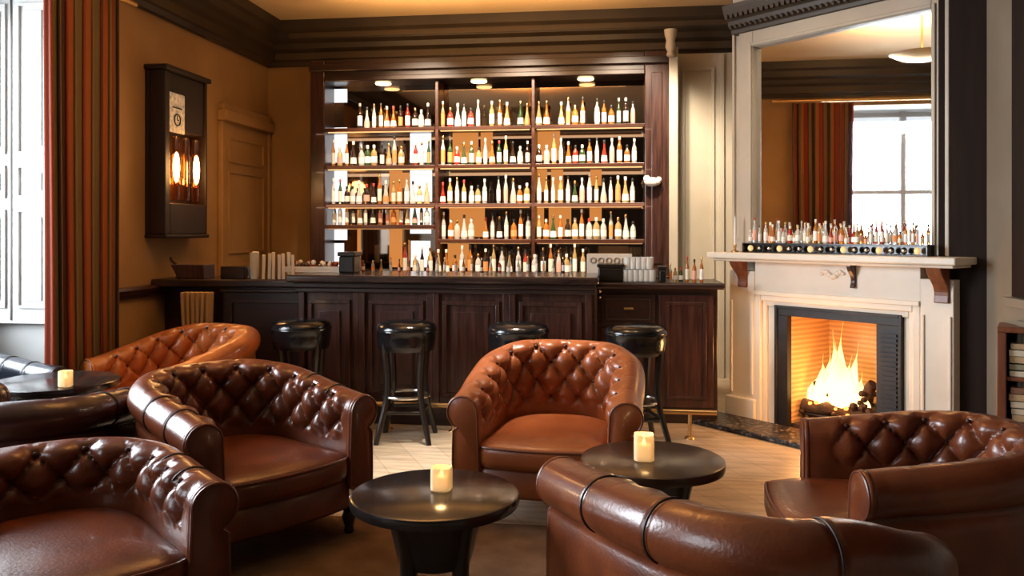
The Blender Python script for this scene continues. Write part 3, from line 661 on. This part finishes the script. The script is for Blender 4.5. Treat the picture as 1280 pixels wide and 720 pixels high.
# cream surround: stepped frame
L0, R1 = fl(912), fl(1192)
FZ = fl(1000, 372)[1]
i0, i1 = fl(943), fl(1150)
for k, (a, b, yo) in enumerate(((i0, i1, .03),(i0+.05, i1-.05, .055),(i0+.085, i1-.085, .075))):
    zt = FZ-.0-.04*k; na = (i0+.05, i0+.085, B0)[k]; nb = (i1-.05, i1-.085, B1)[k]; zb = (FZ-.04, FZ-.08, BZ1)[k]
    MB().box(a, na, yo-.03, WY, 0, zt).box(nb, b, yo-.03, WY, 0, zt).box(na, nb, yo-.03, WY, zb, zt).build('surround_moulding', M['white_paint'], fb, bevel=.006)
for a, b in ((L0, i0), (i1, R1)):
    m = MB().box(a, b, 0, WY, .14, FZ+.17)
    w_ = b-a
    m.box(a+.01, a+.03, -.012, 0, .2, FZ-.05).box(b-.03, b-.01, -.012, 0, .2, FZ-.05)
    m.build('pilaster', M['white_paint'], fb, bevel=.005)
    MB().box(a-.02, b+.015, -.03, WY, 0, .17).build('plinth', M['white_paint'], fb, bevel=.008)
frz = MB().box(i0, i1, .005, WY, FZ, 1.19)
frz.box(i0, i1, -.015, .005, FZ, FZ+.03)
frz.build('frieze', M['white_paint'], fb, bevel=.004)
m = MB()                                            # carved relief on the frieze
cx0, cz0 = fl(1040, 343)
for k in range(9):
    a = k/8; m.sphere((cx0-.08+.16*a, .0, cz0+.018*sin(a*9)), .013+.006*sin(a*pi), 8, (1.4,.6,1))
m.build('carved_relief', M['white_paint'], fb, smooth=True)
def corbel(px, m_, w=.045, h=.2, dp=.11):
    x = fl(px); mb = MB(); prof = []
    for k in range(11):
        q = k/10; prof.append((-dp*(1-q)**1.6-.012*sin(q*2*pi*1.2)-.01, 1.19-h*q))
    poly = [(0.002,1.19)]+prof+[(0.002,1.19-h)]
    mb.prism(poly, 'x', x-w, x+w); return mb.build('corbel', m_, fb, bevel=.006)
corbel(929, M['wood_brown'], .04, .2); corbel(1178, M['wood_brown'], .045, .22); corbel(1067, M['wood_dark'], .018, .16, .05)
MB().box(-.03, fl(1205)+.03, -.17, WY, 1.205, 1.25).box(.0, fl(1205), -.13, WY, 1.185, 1.206).build('mantel_shelf', M['white_paint'], fb, bevel=.01, seg=3)
# grate and logs are separate things
cxf = (OP0+OP1)/2-.055; cyf = WY+.16
def fw(x, y, z=0): return (O[0]+e1[0]*x-nn[0]*y, O[1]+e1[1]*x-nn[1]*y, z)
gr = empty('fire_grate', fw(cxf, cyf, .03), ANG, 'black iron fire grate holding the burning logs', 'grate')
m = MB()
for k in range(7): m.bar((-.24+.08*k,-.12,.07),(-.24+.08*k,.12,.07),.009)
for y in (-.12,.12): m.bar((-.26,y,.07),(.26,y,.07),.011)
for x in (-.24,.24):
    for y in (-.12,.12): m.bar((x,y,0),(x,y,.11),.011)
m.build('grate_bars', M['black_iron'], gr, smooth=True)
LN = [('charred log lying across the front of the grate',(-.02,-.08,.12),8,.24,.045),('charred log lying across the back of the grate',(0,.07,.125),-6,.25,.05),('charred log leaning on the right of the fire',(.13,.0,.2),55,.15,.04),('charred log leaning on the left of the fire',(-.12,.0,.19),-50,.13,.035),('short charred log on top of the burning stack',(.05,-.02,.21),15,.15,.035)]
for lab, c, a, ln, r in LN:
    m = MB(); pts = [(-ln+2*ln*k/8, .008*sin(k*2), .01*cos(k*1.7)) for k in range(9)]
    m.tube(pts, r, 10, rr=[r*(1+.14*sin(k*2.3)) for k in range(9)])
    o = m.build('fire_log', M['log'], smooth=True); w = fw(cxf+c[0], cyf+c[1], .03+c[2]); o.location = w
    o.rotation_euler = (0, R(-a) if abs(a) > 30 else 0, ANG+(R(a) if abs(a) < 30 else .3)); tag(o, lab, 'log', 'logs in the grate')
# coals
m = MB()
for k in range(90): m.sphere((random.uniform(-.25,.27), random.uniform(-.14,.13), random.uniform(.0,.1)*1+.015), random.uniform(.014,.03), 6, (1,1,.8))
for k in range(60): q_ = random.random(); m.sphere((.12+.2*q_, random.uniform(-.1,.12), .04+.26*(1-abs(q_-.25)/.75)*random.random()), random.uniform(.018,.034), 6, (1,1,.8))
o = m.build('coal_bed', M['log'], loc=fw(cxf,cyf,.03), rot=(0,0,ANG)); tag(o, 'bed of coals heaped under and around the grate', 'coals', kind='stuff')
m = MB()
for k in range(30): m.sphere((random.uniform(-.2,.16), random.uniform(-.14,.0), random.uniform(.06,.17)), random.uniform(.010,.02), 6, (1,1,.8))
o = m.build('ember_bed', M['ember'], loc=fw(cxf,cyf,.03), rot=(0,0,ANG)); tag(o, 'glowing orange embers among the logs', 'embers', kind='stuff')
# flames
fm = empty('flame', fw(cxf-.025, cyf, .14), ANG, 'tall yellow-white flames rising from the burning logs', 'fire')
def tongue(x, y, r, h, ph, z=0):
    m = MB(); rs = []; n = 14
    for k in range(13):
        q = k/12; rr = max(.0012, r*(sin(pi*min(1,q*1.0+.22))**.8)*(1-q)**.45*1.25); wx = .03*sin(q*4+ph)*q*1.3; wy = .015*cos(q*5+ph)*q
        rs.append([(x+wx+rr*cos(2*pi*i/n)*(1+.12*sin(3*2*pi*i/n+ph)), y+wy+rr*.7*sin(2*pi*i/n), z+h*q) for i in range(n)])
    m.rings(rs).build('flame_tongue', M['flame'], fm, smooth='all')
for a in ((-.02,0,.11,.50,0,0),(-.10,-.02,.095,.38,1.3,0),(.07,.01,.09,.40,2.6,0),(-.17,.0,.07,.28,3.2,0),(.14,-.01,.07,.30,4.1,0),(.02,-.05,.08,.46,5.2,0),(-.055,.04,.075,.56,.7,0),(.0,.03,.05,.62,2.2,.0),(-.18,-.03,.045,.18,1.1,0),(.18,-.03,.045,.2,.4,0),(-.12,.02,.05,.44,4.4,0),(.09,.03,.045,.5,3.6,0)): tongue(*a)
light('fire_light', 'POINT', fw(cxf-.05, cyf-.05, .30), 42, (1,.40,.09), .06)
light('fire_glow', 'POINT', fw(cxf, -.12, .45), 22, (1,.46,.16), .12)
# hearth
o = MB().prism([(-.28,-.40),(1.95,-.40),(1.95,-.034),(-.28,-.034)], 'z', 0.001, .035)
o = fobj(o, 'hearth_slab', M['stone_dark'], bevel=.008); tag(o, 'low dark speckled stone hearth in front of the fireplace', 'hearth')
# ------------------------------------------------ mirror over the mantel
mr = empty('mirror', fw(0, WY, 1.25), ANG, 'large cream framed mirror standing on the mantel above the fire', 'mirror')
mx0, mx1, ox0, ox1 = fl(948,off=WY), fl(1171,off=WY), fl(931,off=WY), fl(1193,off=WY)
def mz(px, py): return fl(px, py, WY)[1]-1.25
mz0, mz1 = mz(1060, 305), mz(948, 60); zt = mz1+.12
MB().box(mx0, mx1, -.02, -.012, mz0, mz1).build('mirror_glass', M['mirror'], mr)
fr_ = MB().box(ox0, mx0, -.07, 0, .0, zt).box(mx1, ox1, -.07, 0, .0, zt).box(mx0, mx1, -.07, 0, mz1, zt).box(mx0, mx1, -.05, 0, 0, mz0)
fr_.box(mx0-.03, mx0-.005, -.085, -.07, .0, mz1+.03).box(mx1+.005, mx1+.03, -.085, -.07, 0, mz1+.03).box(mx0-.005, mx1+.005, -.085, -.07, mz1+.005, mz1+.03)
fr_.build('mirror_frame', M['frame_paint'], mr, bevel=.006)
crown = [(0,zt),(-.085,zt),(-.09,zt+.03),(-.12,zt+.05),(-.13,zt+.09),(-.17,zt+.12),(-.19,zt+.17),(-.2,zt+.2),(0,zt+.2)]
MB().prism(crown, 'x', ox0-.06, ox1+.06).build('crown', M['cornice_light'], mr, bevel=.004)
m = MB(); x = ox0-.03
while x < ox1+.03: m.sphere((x,-.125,zt+.045), .017, 6); x += .045
m.build('bead_course', M['cornice_light'], mr)
m = MB(); x = ox0-.03
while x < ox1+.03: m.box(x-.012,x+.012,-.185,-.165,zt+.1,zt+.13); x += .045
m.build('dentil_course', M['cornice_light'], mr)
# dark rail with glasses in front of the mirror
tr = empty('mantel_tray', fw((mx0+mx1)/2, WY-.15, 1.251), ANG, 'long dark rack along the mantel in front of the mirror', 'rack')
hw = (mx1-mx0)/2
MB().box(-hw-.0,hw+.04,-.045,.045,0,.006).box(-hw,hw+.04,-.045,.045,.062,.07).box(-hw,-hw+.01,-.045,.045,.006,.062).box(hw+.03,hw+.04,-.045,.045,.006,.062).box(-hw,hw,.035,.045,.006,.062).build('rack_frame', M['wood_black'], tr, bevel=.002)
for k in range(16):
    o = MB().sphere((0,0,.024), .02, 10, (1,1,1.15)).build('tea_light', M['candle'] if k % 3 == 0 else M['chrome'], smooth=True)
    x = mx0+.05+k*(mx1-mx0-.05)/15.5; o.location = fw(x, WY-.16, 1.258); tag(o, '%s tea light inside the mantel rack, %s from its left end' % ('lit' if k % 3 == 0 else 'metal', ORD[k]), 'tea light', 'tea lights inside the mantel rack')
x = mx0+.04; k = 0
while x < mx1-.03:
    w = fw(x, WY-.15+random.uniform(-.02,.02), 1.3215)
    put_bottle(w[0], w[1], w[2], 'before the mirror on the mantel', 'miniature bottles on the mantel rack', random.uniform(.36,.62), (9,6,3,0,1,3)); x += random.uniform(.036,.046); k += 1
# candlestick
w = fw(fl(921), -.02, 1.251)
cs = empty('candlestick', w, 0, 'slim white candle in a small brass holder at the left end of the mantel', 'candlestick')
MB().lathe([(.03,0),(.028,.008),(.008,.015),(.008,.04),(.014,.05),(.012,.055)], n=16).build('holder', M['brass'], cs, smooth=True)
MB().lathe([(.009,.055),(.007,.25),(.002,.27)], n=10).build('candle', M['ceramic'], cs, smooth=True)
# dark column right of the fireplace
c0 = cw((1213-HX)/F_PX*5.1, 5.1)
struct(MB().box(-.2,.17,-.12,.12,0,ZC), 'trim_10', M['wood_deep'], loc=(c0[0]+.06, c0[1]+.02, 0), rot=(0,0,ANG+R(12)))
# right wall panels
m = MB()
for y0, y1 in ((4.1,4.88),(3.1,3.9),(2.1,2.9)):
    for z0, z1 in ((1.12,2.95),(.2,.92)):
        m.box(XR-.02,XR,y0,y1,z0,z0+.03).box(XR-.02,XR,y0,y1,z1-.03,z1).box(XR-.02,XR,y0,y0+.03,z0+.03,z1-.03).box(XR-.02,XR,y1-.03,y1,z0+.03,z1-.03)
m.box(XR-.04,XR,YB,5.0,.99,1.04)
struct(m, 'trim_11', M['wall_taupe'], bevel=.004)
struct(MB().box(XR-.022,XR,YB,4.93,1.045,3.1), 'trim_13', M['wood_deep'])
struct(MB().box(XR-.02,XR,YB,5.0,0,.16), 'baseboard_right', M['wall_taupe'])
struct(MB().prism([(XR-a, zc0+b) for a, b in pr], 'y', YB, 5.0), 'trim_12', M['cornice'])
# ------------------------------------------------ bookcase at right
bkx, bky = cw((1246-HX)/F_PX*4.55, 4.55)
bk = empty('bookcase', (bkx+.0, bky, 0), R(-25), 'low brown wooden open bookcase at the right edge of the room', 'bookcase')
MB().box(0,.045,-.02,.25,0,.86).build('side_panel', M['wood_brown'], bk, bevel=.006)
MB().box(.40,.44,-.02,.25,0,.86).build('side_panel', M['wood_brown'], bk, bevel=.006)
MB().box(0.0,.44,-.03,.26,.86,.89).build('top', M['wood_brown'], bk, bevel=.006)
MB().box(.045,.40,.23,.25,0,.86).build('back', M['wood_dark'], bk)
for z in (.12,.38,.62,): MB().box(.045,.40,0,.23,z-.02,z).build('shelf', M['wood_brown'], bk)
bcol = [mat('book_cream', (.55,.46,.33), .6), mat('book_tan', (.42,.28,.15), .6), mat('book_olive', (.22,.2,.12), .6), mat('book_brown', (.2,.09,.05), .6)]
cr, sr = cos(R(-25)), sin(R(-25))
ci = ['cream','tan','olive','brown']
for z, sh in ((.12,'bottom'),(.38,'middle'),(.62,'top')):
    for k in range(5):
        c = random.choices((0,1,2,3), (5,3,2,1))[0]; h = .03+.006*random.random(); zz = z+.001+k*.037
        if zz+h > z+.2: break
        o = MB().box(-.16,.16,-.1,.1,0,h).build('book', bcol[c], bevel=.004); lx, lyy = .222+random.uniform(-.01,.01), .11
        o.location = (bkx+cr*lx-sr*lyy, bky+sr*lx+cr*lyy, zz); o.rotation_euler = (0,0,R(-25)+random.uniform(-.03,.03))
        tag(o, '%s book lying on the %s shelf of the bookcase, %s of its pile' % (ci[c], sh, ('bottom','second up','third up','fourth up','top')[k]), 'book', 'books in the low bookcase')
# ================================================================== TUB CHAIRS
def smooth_path(ctrl, n):
    P = [Vector(c) for c in ctrl]; P = [P[0]*2-P[1]]+P+[P[-1]*2-P[-2]]; out = []
    segn = len(P)-3; per = max(2, n//segn)
    for i in range(segn):
        for k in range(per):
            t = k/per; a, b, c, d = P[i:i+4]
            out.append(.5*((2*b)+(-a+c)*t+(2*a-5*b+4*c-d)*t*t+(-a+3*b-3*c+d)*t**3))
    out.append(P[-2]); 
    # resample evenly
    L = [0]
    for a, b in zip(out, out[1:]): L.append(L[-1]+(b-a).length)
    res = []; j = 0
    for i in range(n+1):
        s = L[-1]*i/n
        while j < len(L)-2 and L[j+1] < s: j += 1
        f = (s-L[j])/max(1e-9, L[j+1]-L[j]); res.append(out[j].lerp(out[j+1], min(1,f)))
    return res, L[-1]
def std_ctrl(a=.315, yf=-.38, yb=.34, arm=.62, back=.78):
    hh = lambda y: arm+(back-arm)*min(1, 1.08*max(0, (y-yf)/(yb-yf))**1.15)
    c = [(-a-.01, yf, arm), (-a, -.22, hh(-.22)), (-a, -.06, hh(-.06))]
    for k in range(1, 10):
        t = pi - pi*k/10; x, y = a*cos(t), -.02+(yb+.02)*sin(t)
        # squarer tub
        x = a*math.copysign(abs(cos(t))**.8, cos(t)); y = -.02+(yb+.02)*abs(sin(t))**.8
        h = hh(y)
        c.append((x, y, h))
    c += [(a, -.06, hh(-.06)), (a, -.22, hh(-.22)), (a+.01, yf, arm)]
    return c
def make_chair(name, label, loc, rz, lm, ctrl=None, arm=.62, back=.78, t=.12, r=.08, seat_h=.38, group='leather tub chairs', tuft=1.0, seams=(.1,.2,.8,.9), sc=(1,1,1), pipe=None, tufted=True, cushion=True, cell=.158, push=.0, tend=.05):
    root = empty(name, loc, rz, label, 'armchair', group); root.scale = sc
    ctrl = ctrl or std_ctrl(arm=arm, back=back)
    NU = 240; path, L = smooth_path(ctrl, NU); zlow = .13
    NI, NR, NO = 44, 26, 8
    ncell = max(2, round(L/cell)); rows = []; outl = []; VS = .19; D0_ = .07
    for i, p in enumerate(path):
        a = path[max(0,i-1)]; b = path[min(NU,i+1)]; tg = Vector((b.x-a.x, b.y-a.y, 0)).normalized()
        nrm = Vector((-tg.y, tg.x, 0))             # left of travel: path goes left-front -> back -> right-front, so outward is to the left
        u = i/NU; Hh = p.z; oc = r-.012; zc_ = Hh-r
        seam = min(abs(u-s)*L for s in seams) if seams else 9
        g = max(0, 1-seam/.012)
        prof = []
        for k in range(NI):
            q = k/(NI-1); z = .24+(zc_-.24)*q; prof.append((oc-r+.02*(1-q)*0+ .012*(q-1), z, 'i'))
        for k in range(1, NR+1):
            th = pi-(pi+R(70))*k/NR; prof.append((oc+r*cos(th), zc_+r*sin(th), 'r'))
        oe, ze = t-.005, zc_-r*1.15
        for k in range(NO):
            q = k/(NO-1); prof.append((oe+.004*sin(q*pi), ze+(zlow-ze)*q, 'o'))
        rowp = []; dist_top = 0; zmax = Hh
        for k, (o_, z, kind) in enumerate(prof):
            dn = 0; dz = 0
            # distance measured over the surface from the crest of the roll, inner side
            if kind == 'i': d = (zc_-z)+r*pi/2
            elif kind == 'r':
                th = pi-(pi+R(70))*(k-NI+1)/NR; d = r*(th-pi/2) if th > pi/2 else -r*(pi/2-th)
            else: d = -1
            amp = .0
            if tufted:
                su = u*ncell; sv = (d-D0_)/VS
                if d > .02:
                    pq = abs(sin(pi*(su+sv)))*abs(sin(pi*(su-sv))); pil = pq**.36
                    fade = min(1, max(0,(d-.02)/.06)); low = min(1, max(0, (z-.43)/.05)) if kind == 'i' else 1
                    ends = min(1, max(0, (min(u,1-u)*L-tend*.6)/(tend*.6+.01)))
                    amp = .054*tuft*fade*low*ends*(pil-.62)
                    bu = min(abs(pq), 1); amp -= .010*fade*low*ends*max(0,1-pq/.03)
                elif d > -.06:                      # pleats running from the top buttons over the roll
                    f2 = max(0,(d+.06)/.08); pl = abs(sin(pi*su)); amp = -.004*f2*(1-pl)**6*tuft
            if kind == 'r' or (kind == 'i' and d < .3): amp -= .007*g if kind == 'r' else 0
            if kind == 'i': vn, vz = -1, .05
            elif kind == 'r': th = pi-(pi+R(70))*(k-NI+1)/NR; vn, vz = cos(th), sin(th)
            else: vn, vz = 1, 0
            o2 = o_+vn*amp; z2 = z+vz*amp
            rowp.append((p.x+nrm.x*o2, p.y+nrm.y*o2, z2))
        rows.append(rowp); outl.append((p, nrm, Hh, prof))
    m = MB(); m.rings(rows, closed=True, cap=(True, True))
    m.build('backrest', lm, root, smooth='all')
    if tufted:                                      # buttons at the lattice points
        bme = None
        for j in range(0, 2*ncell+1):
            for rr_ in range(0, 4):
                if (j + rr_) % 2: continue
                su = j/2; sv = rr_/2; u = su/ncell; d = D0_+sv*VS
                if u < .02 or u > .98 or d < .04: continue
                p, nrm, Hh, prof = outl[int(round(u*NU))]; zc_ = Hh-r; dd = d-r*pi/2
                if dd < 0: th = pi/2+d/r; o_, z = (r-.012)+r*cos(th), zc_+r*sin(th)
                else: o_, z = -.012, zc_-dd
                if z < .47 or min(u,1-u)*L < tend: continue
                o_ += (.033 if dd > 0 else .016)*tuft
                if bme is None: b_o = MB().sphere((0,0,0), .0095, 8).build('button', M['button'], root, smooth=True); bme = b_o
                else: b_o = bme.copy(); COL.objects.link(b_o); b_o.parent = root
                b_o.location = (p.x+nrm.x*(o_-.004), p.y+nrm.y*(o_-.004), z)
    for s_ in (seams or ()):
        p, nrm, Hh, prof = outl[int(round(s_*NU))]; pts = []
        for k in range(22):
            th = pi*.8-(pi*.8+R(62))*k/21; pts.append((p.x+nrm.x*((r-.012)+(r+.0005)*cos(th)), p.y+nrm.y*((r-.012)+(r+.0005)*cos(th)), Hh-r+(r+.0005)*sin(th)))
        MB().tube(pts, .0032, 6).build('seam', M['seam'], root, smooth=True)
    # front scroll panels
    for idx, (p, nrm, Hh, prof) in enumerate((outl[0], outl[-1])):
        sgn = -1 if idx == 0 else 1
        tg = Vector((path[1].x-path[0].x, path[1].y-path[0].y, 0)).normalized() if idx == 0 else Vector((path[-2].x-path[-1].x, path[-2].y-path[-1].y, 0)).normalized()
        fd = -tg
        pts = [(o_, z) for o_, z, k in prof]; cxp = sum(a for a, b in pts)/len(pts)
        def ring(scl, out_):
            rr_ = []
            for o_, z in pts:
                zc_ = Hh-r; oo = t/2-.006+(o_-(t/2-.006))*scl; zz = z if z < zc_ else zc_+(z-zc_)*scl
                rr_.append((p.x+nrm.x*oo+fd.x*out_, p.y+nrm.y*oo+fd.y*out_, zz))
            return rr_
        m = MB(); m.rings([ring(1.0,-.004), ring(1.03,.006), ring(1.0,.016), ring(.85,.022)])
        o = m.build('arm_front', lm, root, smooth='all')
        m = MB(); m.tube(ring(.93,.02), .005, 6, closed=True); m.build('piping', pipe or M['piping'], o, smooth=True)
    # base and seat
    inner = [(p.x, p.y) for p, n_, h, pr_ in outl[::6]]
    if cushion:
        f0, f1 = path[0], path[-1]
        def outline(sc_, bulge, frontpush):
            pts = []
            cx_ = sum(a for a, b in inner)/len(inner); cy_ = sum(b for a, b in inner)/len(inner)
            for a, b in inner: pts.append((cx_+(a-cx_)*sc_, cy_+(b-cy_)*sc_))
            # front edge bulging forward from right-front back to left-front
            a1, b1 = pts[-1]; a0, b0 = pts[0]; ddx, ddy = a0-a1, b0-b1; ln = math.hypot(ddx, ddy); nx, ny = -ddy/ln, ddx/ln
            if (nx*((a0+a1)/2-cx_)+ny*((b0+b1)/2-cy_)) < 0: nx, ny = -nx, -ny
            k1 = []
            for k in range(0, 17):
                q = k/16; bb_ = frontpush+bulge*sin(pi*q)**.7
                if k == 0 or k == 16: bb_ = frontpush*.6
                k1.append((a1+ddx*q+nx*bb_, b1+ddy*q+ny*bb_))
            return pts+k1, (cx_, cy_)
        o1, c1 = outline(.99, .03, push)
        m = MB(); rs = []
        for s_, z in ((.97,.125),(1,.14),(1,.25),(.98,.262)): rs.append([(c1[0]+(a-c1[0])*s_, c1[1]+(b-c1[1])*s_, z) for a, b in o1])
        m.rings(rs).build('seat_base', lm, root, smooth=True)
        o2, c2 = outline(.975, .045, .025+push); m = MB(); rs = []
        for s_, z in ((.95,.265),(.985,.272),(1.0,.30),(1.0,seat_h-.035),(.985,seat_h-.012),(.955,seat_h),(.85,seat_h+.014),(.6,seat_h+.026),(.3,seat_h+.032),(.02,seat_h+.033)): rs.append([(c2[0]+(a-c2[0])*s_, c2[1]+(b-c2[1])*s_, z) for a, b in o2])
        cu = m.rings(rs).build('seat_cushion', lm, root, smooth='all')
        m = MB().tube([(c2[0]+(a-c2[0])*.99, c2[1]+(b-c2[1])*.99, seat_h-.014) for a, b in o2], .006, 6, closed=True)
        m.build('piping', pipe or M['piping'], cu, smooth=True)
        legs = [(f0.x-.03, f0.y+.05), (f1.x+.03, f1.y+.05), (-.24, .33), (.24, .33)] if ctrl[0][0] < 0 and len(ctrl) > 12 else [(a,b) for a,b in ((path[8].x,path[8].y),(path[NU//3].x,path[NU//3].y),(path[2*NU//3].x,path[2*NU//3].y),(path[-8].x,path[-8].y))]
        for k, (lx, lyy) in enumerate(legs):
            m = MB()
            if k < 2 and len(ctrl) > 12: m.lathe([(.018,0),(.024,.01),(.02,.03),(.034,.075),(.026,.10),(.036,.115),(.036,.14)], lx, lyy, 0, 16)
            else: m.rings([[(lx+a*s_, lyy+b*s_, z) for a, b in ((-1,-1),(1,-1),(1,1),(-1,1))] for s_, z in ((.018,0),(.03,.14))])
            m.build('leg', M['wood_black'], root, smooth=True)
    return root
def rz_of(thc): return R(thc+7.4)
CC = cw(.225, 4.36); make_chair('tub_chair', 'tan leather buttoned tub chair in the centre facing the camera', (*CC,0), rz_of(-12), M['leather_tan'], arm=.61, back=.79, seams=())
BC = cw(-1.24, 3.86); make_chair('tub_chair', 'brown leather buttoned tub chair left of the near round table', (*BC,.0065), rz_of(48), M['leather_brown'], arm=.64, back=.75)
AC = cw(-1.50, 2.75); make_chair('tub_chair', 'brown leather buttoned tub chair in the bottom left corner, nearest the camera', (*AC,.0065), rz_of(38), M['leather_brown'], arm=.595, back=.62)
DC = cw(-2.14, 5.42); make_chair('tub_chair', 'orange tan buttoned tub chair by the curtain behind the left table', (*DC,0), rz_of(-31), M['leather_orange'], arm=.60, back=.77, seams=())
FC = cw(1.50, 3.14); make_chair('tub_chair', 'brown buttoned tub chair in front of the fire at the right edge', (*FC,0), rz_of(-96), M['leather_brown'], ctrl=std_ctrl(yf=-.30, arm=.61, back=.68), push=.16, tend=.13, seams=())
HC = cw(-2.2, 3.74); make_chair('tub_chair', 'dark oxblood tub chair seen from behind at the near side of the left table', (*HC,0), rz_of(176), M['leather_dark'], arm=.66, back=.72, pipe=M['leather_dark'])
GC = (-3.80, 4.33); make_chair('tub_chair', 'navy black leather tub chair in the window bay at the left edge', (*GC,0), R(75), M['leather_navy'], arm=.60, back=.68, pipe=M['leather_navy'], tufted=False)
# curved chaise in the right foreground, seen from behind (arm on its left only, back sweeping round to a low right end)
def E(lat, dep, h): x, y = cw(lat, dep); return (x, y, h)
ec = [E(.235,2.85,.635), E(.31,2.62,.66), E(.40,2.36,.69), E(.50,2.16,.71), E(.64,2.04,.72), E(.80,2.06,.71), E(.91,2.10,.67), E(.975,2.17,.63), E(1.0,2.27,.58)]
ec2 = ec[::-1] if False else ec
EC = cw(.66, 2.5)
ctrlE = []
rzE = rz_of(180)
for x, y, h in ec2[::-1]:
    dx, dy = x-EC[0], y-EC[1]; c, s = cos(-rzE), sin(-rzE); ctrlE.append((dx*c-dy*s, dx*s+dy*c, h))
make_chair('curved_chaise', 'low curved brown leather chaise seen from behind in the right foreground', (*EC,.0065), rzE, M['leather_brown'], ctrl=ctrlE, r=.085, seams=(.3,.52,.74), tuft=.8, group=None)
# ================================================================== ROUND TABLES + CANDLES
def round_table(loc, rt, h, label, top_m):
    t = empty('round_table', (*loc,.0065 if h == .475 else 0), 0, label, 'table', 'round side tables'); 
    MB().lathe([(rt-.03,h-.045),(rt-.005,h-.038),(rt,h-.022),(rt-.004,h-.004),(rt-.012,h),(.001,h)], n=72).build('tabletop', top_m, t, smooth=True)
    MB().lathe([(rt*.56,h-.046),(rt*.55,h-.09),(rt*.46,h-.20),(rt*.42,h-.24)], n=32).build('apron', M['wood_black'], t, smooth=True)
    for k in range(4):
        a = R(45+90*k+12); c, s = cos(a), sin(a); pts = []
        for i in range(10):
            q = i/9; rad = rt*(.50-.14*sin(q*pi)+.12*q); pts.append((c*rad, s*rad, (h-.07)*(1-q)))
        MB().tube(pts, .03, 10, rr=[.036-.012*(i/9) for i in range(10)]).build('leg', M['wood_black'], t, smooth=True)
    return t
M['tabletop'] = mat('black_lacquered_top', (.008,.006,.006), .22, col2=(.02,.014,.012), nscale=5, coat=.3, bump=.02)
M['tabletop_brown'] = mat('dark_brown_top', (.02,.009,.005), .28, col2=(.035,.016,.009), nscale=5, coat=.25)
T1 = cw(-.272, 2.97); T2 = cw(.585, 3.50); T3 = cw(-2.51, 4.62)
h1, h2, h3 = .475, .46, .585
round_table(T1, .30, h1, 'round black side table at the front centre with a candle glass', M['tabletop'])
round_table(T2, .30, h2, 'round dark brown side table near the fire, behind the curved chaise', M['tabletop_brown'])
round_table(T3, .33, h3, 'round dark side table at the left by the window', M['tabletop'])
def votive(px, base_py, dep, z, label, w=.045, hh=.088, rz=0):
    x, y = cw((px-HX)/F_PX*dep, dep); t = empty('candle_glass', (x,y,z), rz, label, 'candle', 'candle glasses on the side tables')
    m = MB(); r = w/2*1.0
    prof = [(.8,0),(1,.006),(1,hh-.012),(.96,hh),(.88,hh),(.88,.012)]
    m.rings([[(a*s_, b*s_, z_) for a, b in rim_poly(-w/2*1.25, w/2*1.25, -w/2*1.25, w/2*1.25, .02, 5)] for s_, z_ in prof], cap=(True,True))
    m.build('glass', M['glass_amber'], t, smooth=True)
    MB().lathe([(w*.45,.014),(w*.45,hh*.6),(.001,hh*.6)], n=16).build('wax', M['wax'], t, smooth=True)
    MB().lathe([(.001,hh*.6),(.005,hh*.68),(.001,hh*.86)], n=8).build('flame', M['bulb'], t, smooth=True)
    light('candle_glow', 'POINT', (x,y,z+.13), .5, (1,.6,.25), .02)
M['glass_amber'] = mat('frosted_candle_glass', (.95,.82,.6), .25, trans=.55, emit=(1,.62,.25), estr=.12)
votive(552, 615, 2.99, h1+.007, 'candle glass on the front centre black table', .058, .082)
votive(805, 570, 3.46, h2+.0005, 'candle glass on the side table near the fire', .066, .108)
votive(82, 483, 4.42, h3+.0005, 'candle glass on the left table by the window', .05, .085)
# ------------------------------------------------ rug
poly = rim_poly(-2.45, .22, .6, 3.98, .35)
o = MB().prism(poly, 'z', .0005, .006).build('rug', M['rug'], bevel=.002); tag(o, 'brown wool rug under the front tables and leather chairs', 'rug')
# brass bowl uplighter hanging above the room
ul = empty('ceiling_lamp', (-1.3, 4.6, 3.08), 0, 'brass bowl ceiling lamp hanging above the stools', 'ceiling lamp')
MB().lathe([(.05,0),(.2,.03),(.3,.08),(.29,.08),(.19,.04),(.05,.012)], n=32).build('bowl', M['brass'], ul, smooth=True)
MB().bar((0,0,.0),(0,0,.46),.01).build('rod', M['brass'], ul)
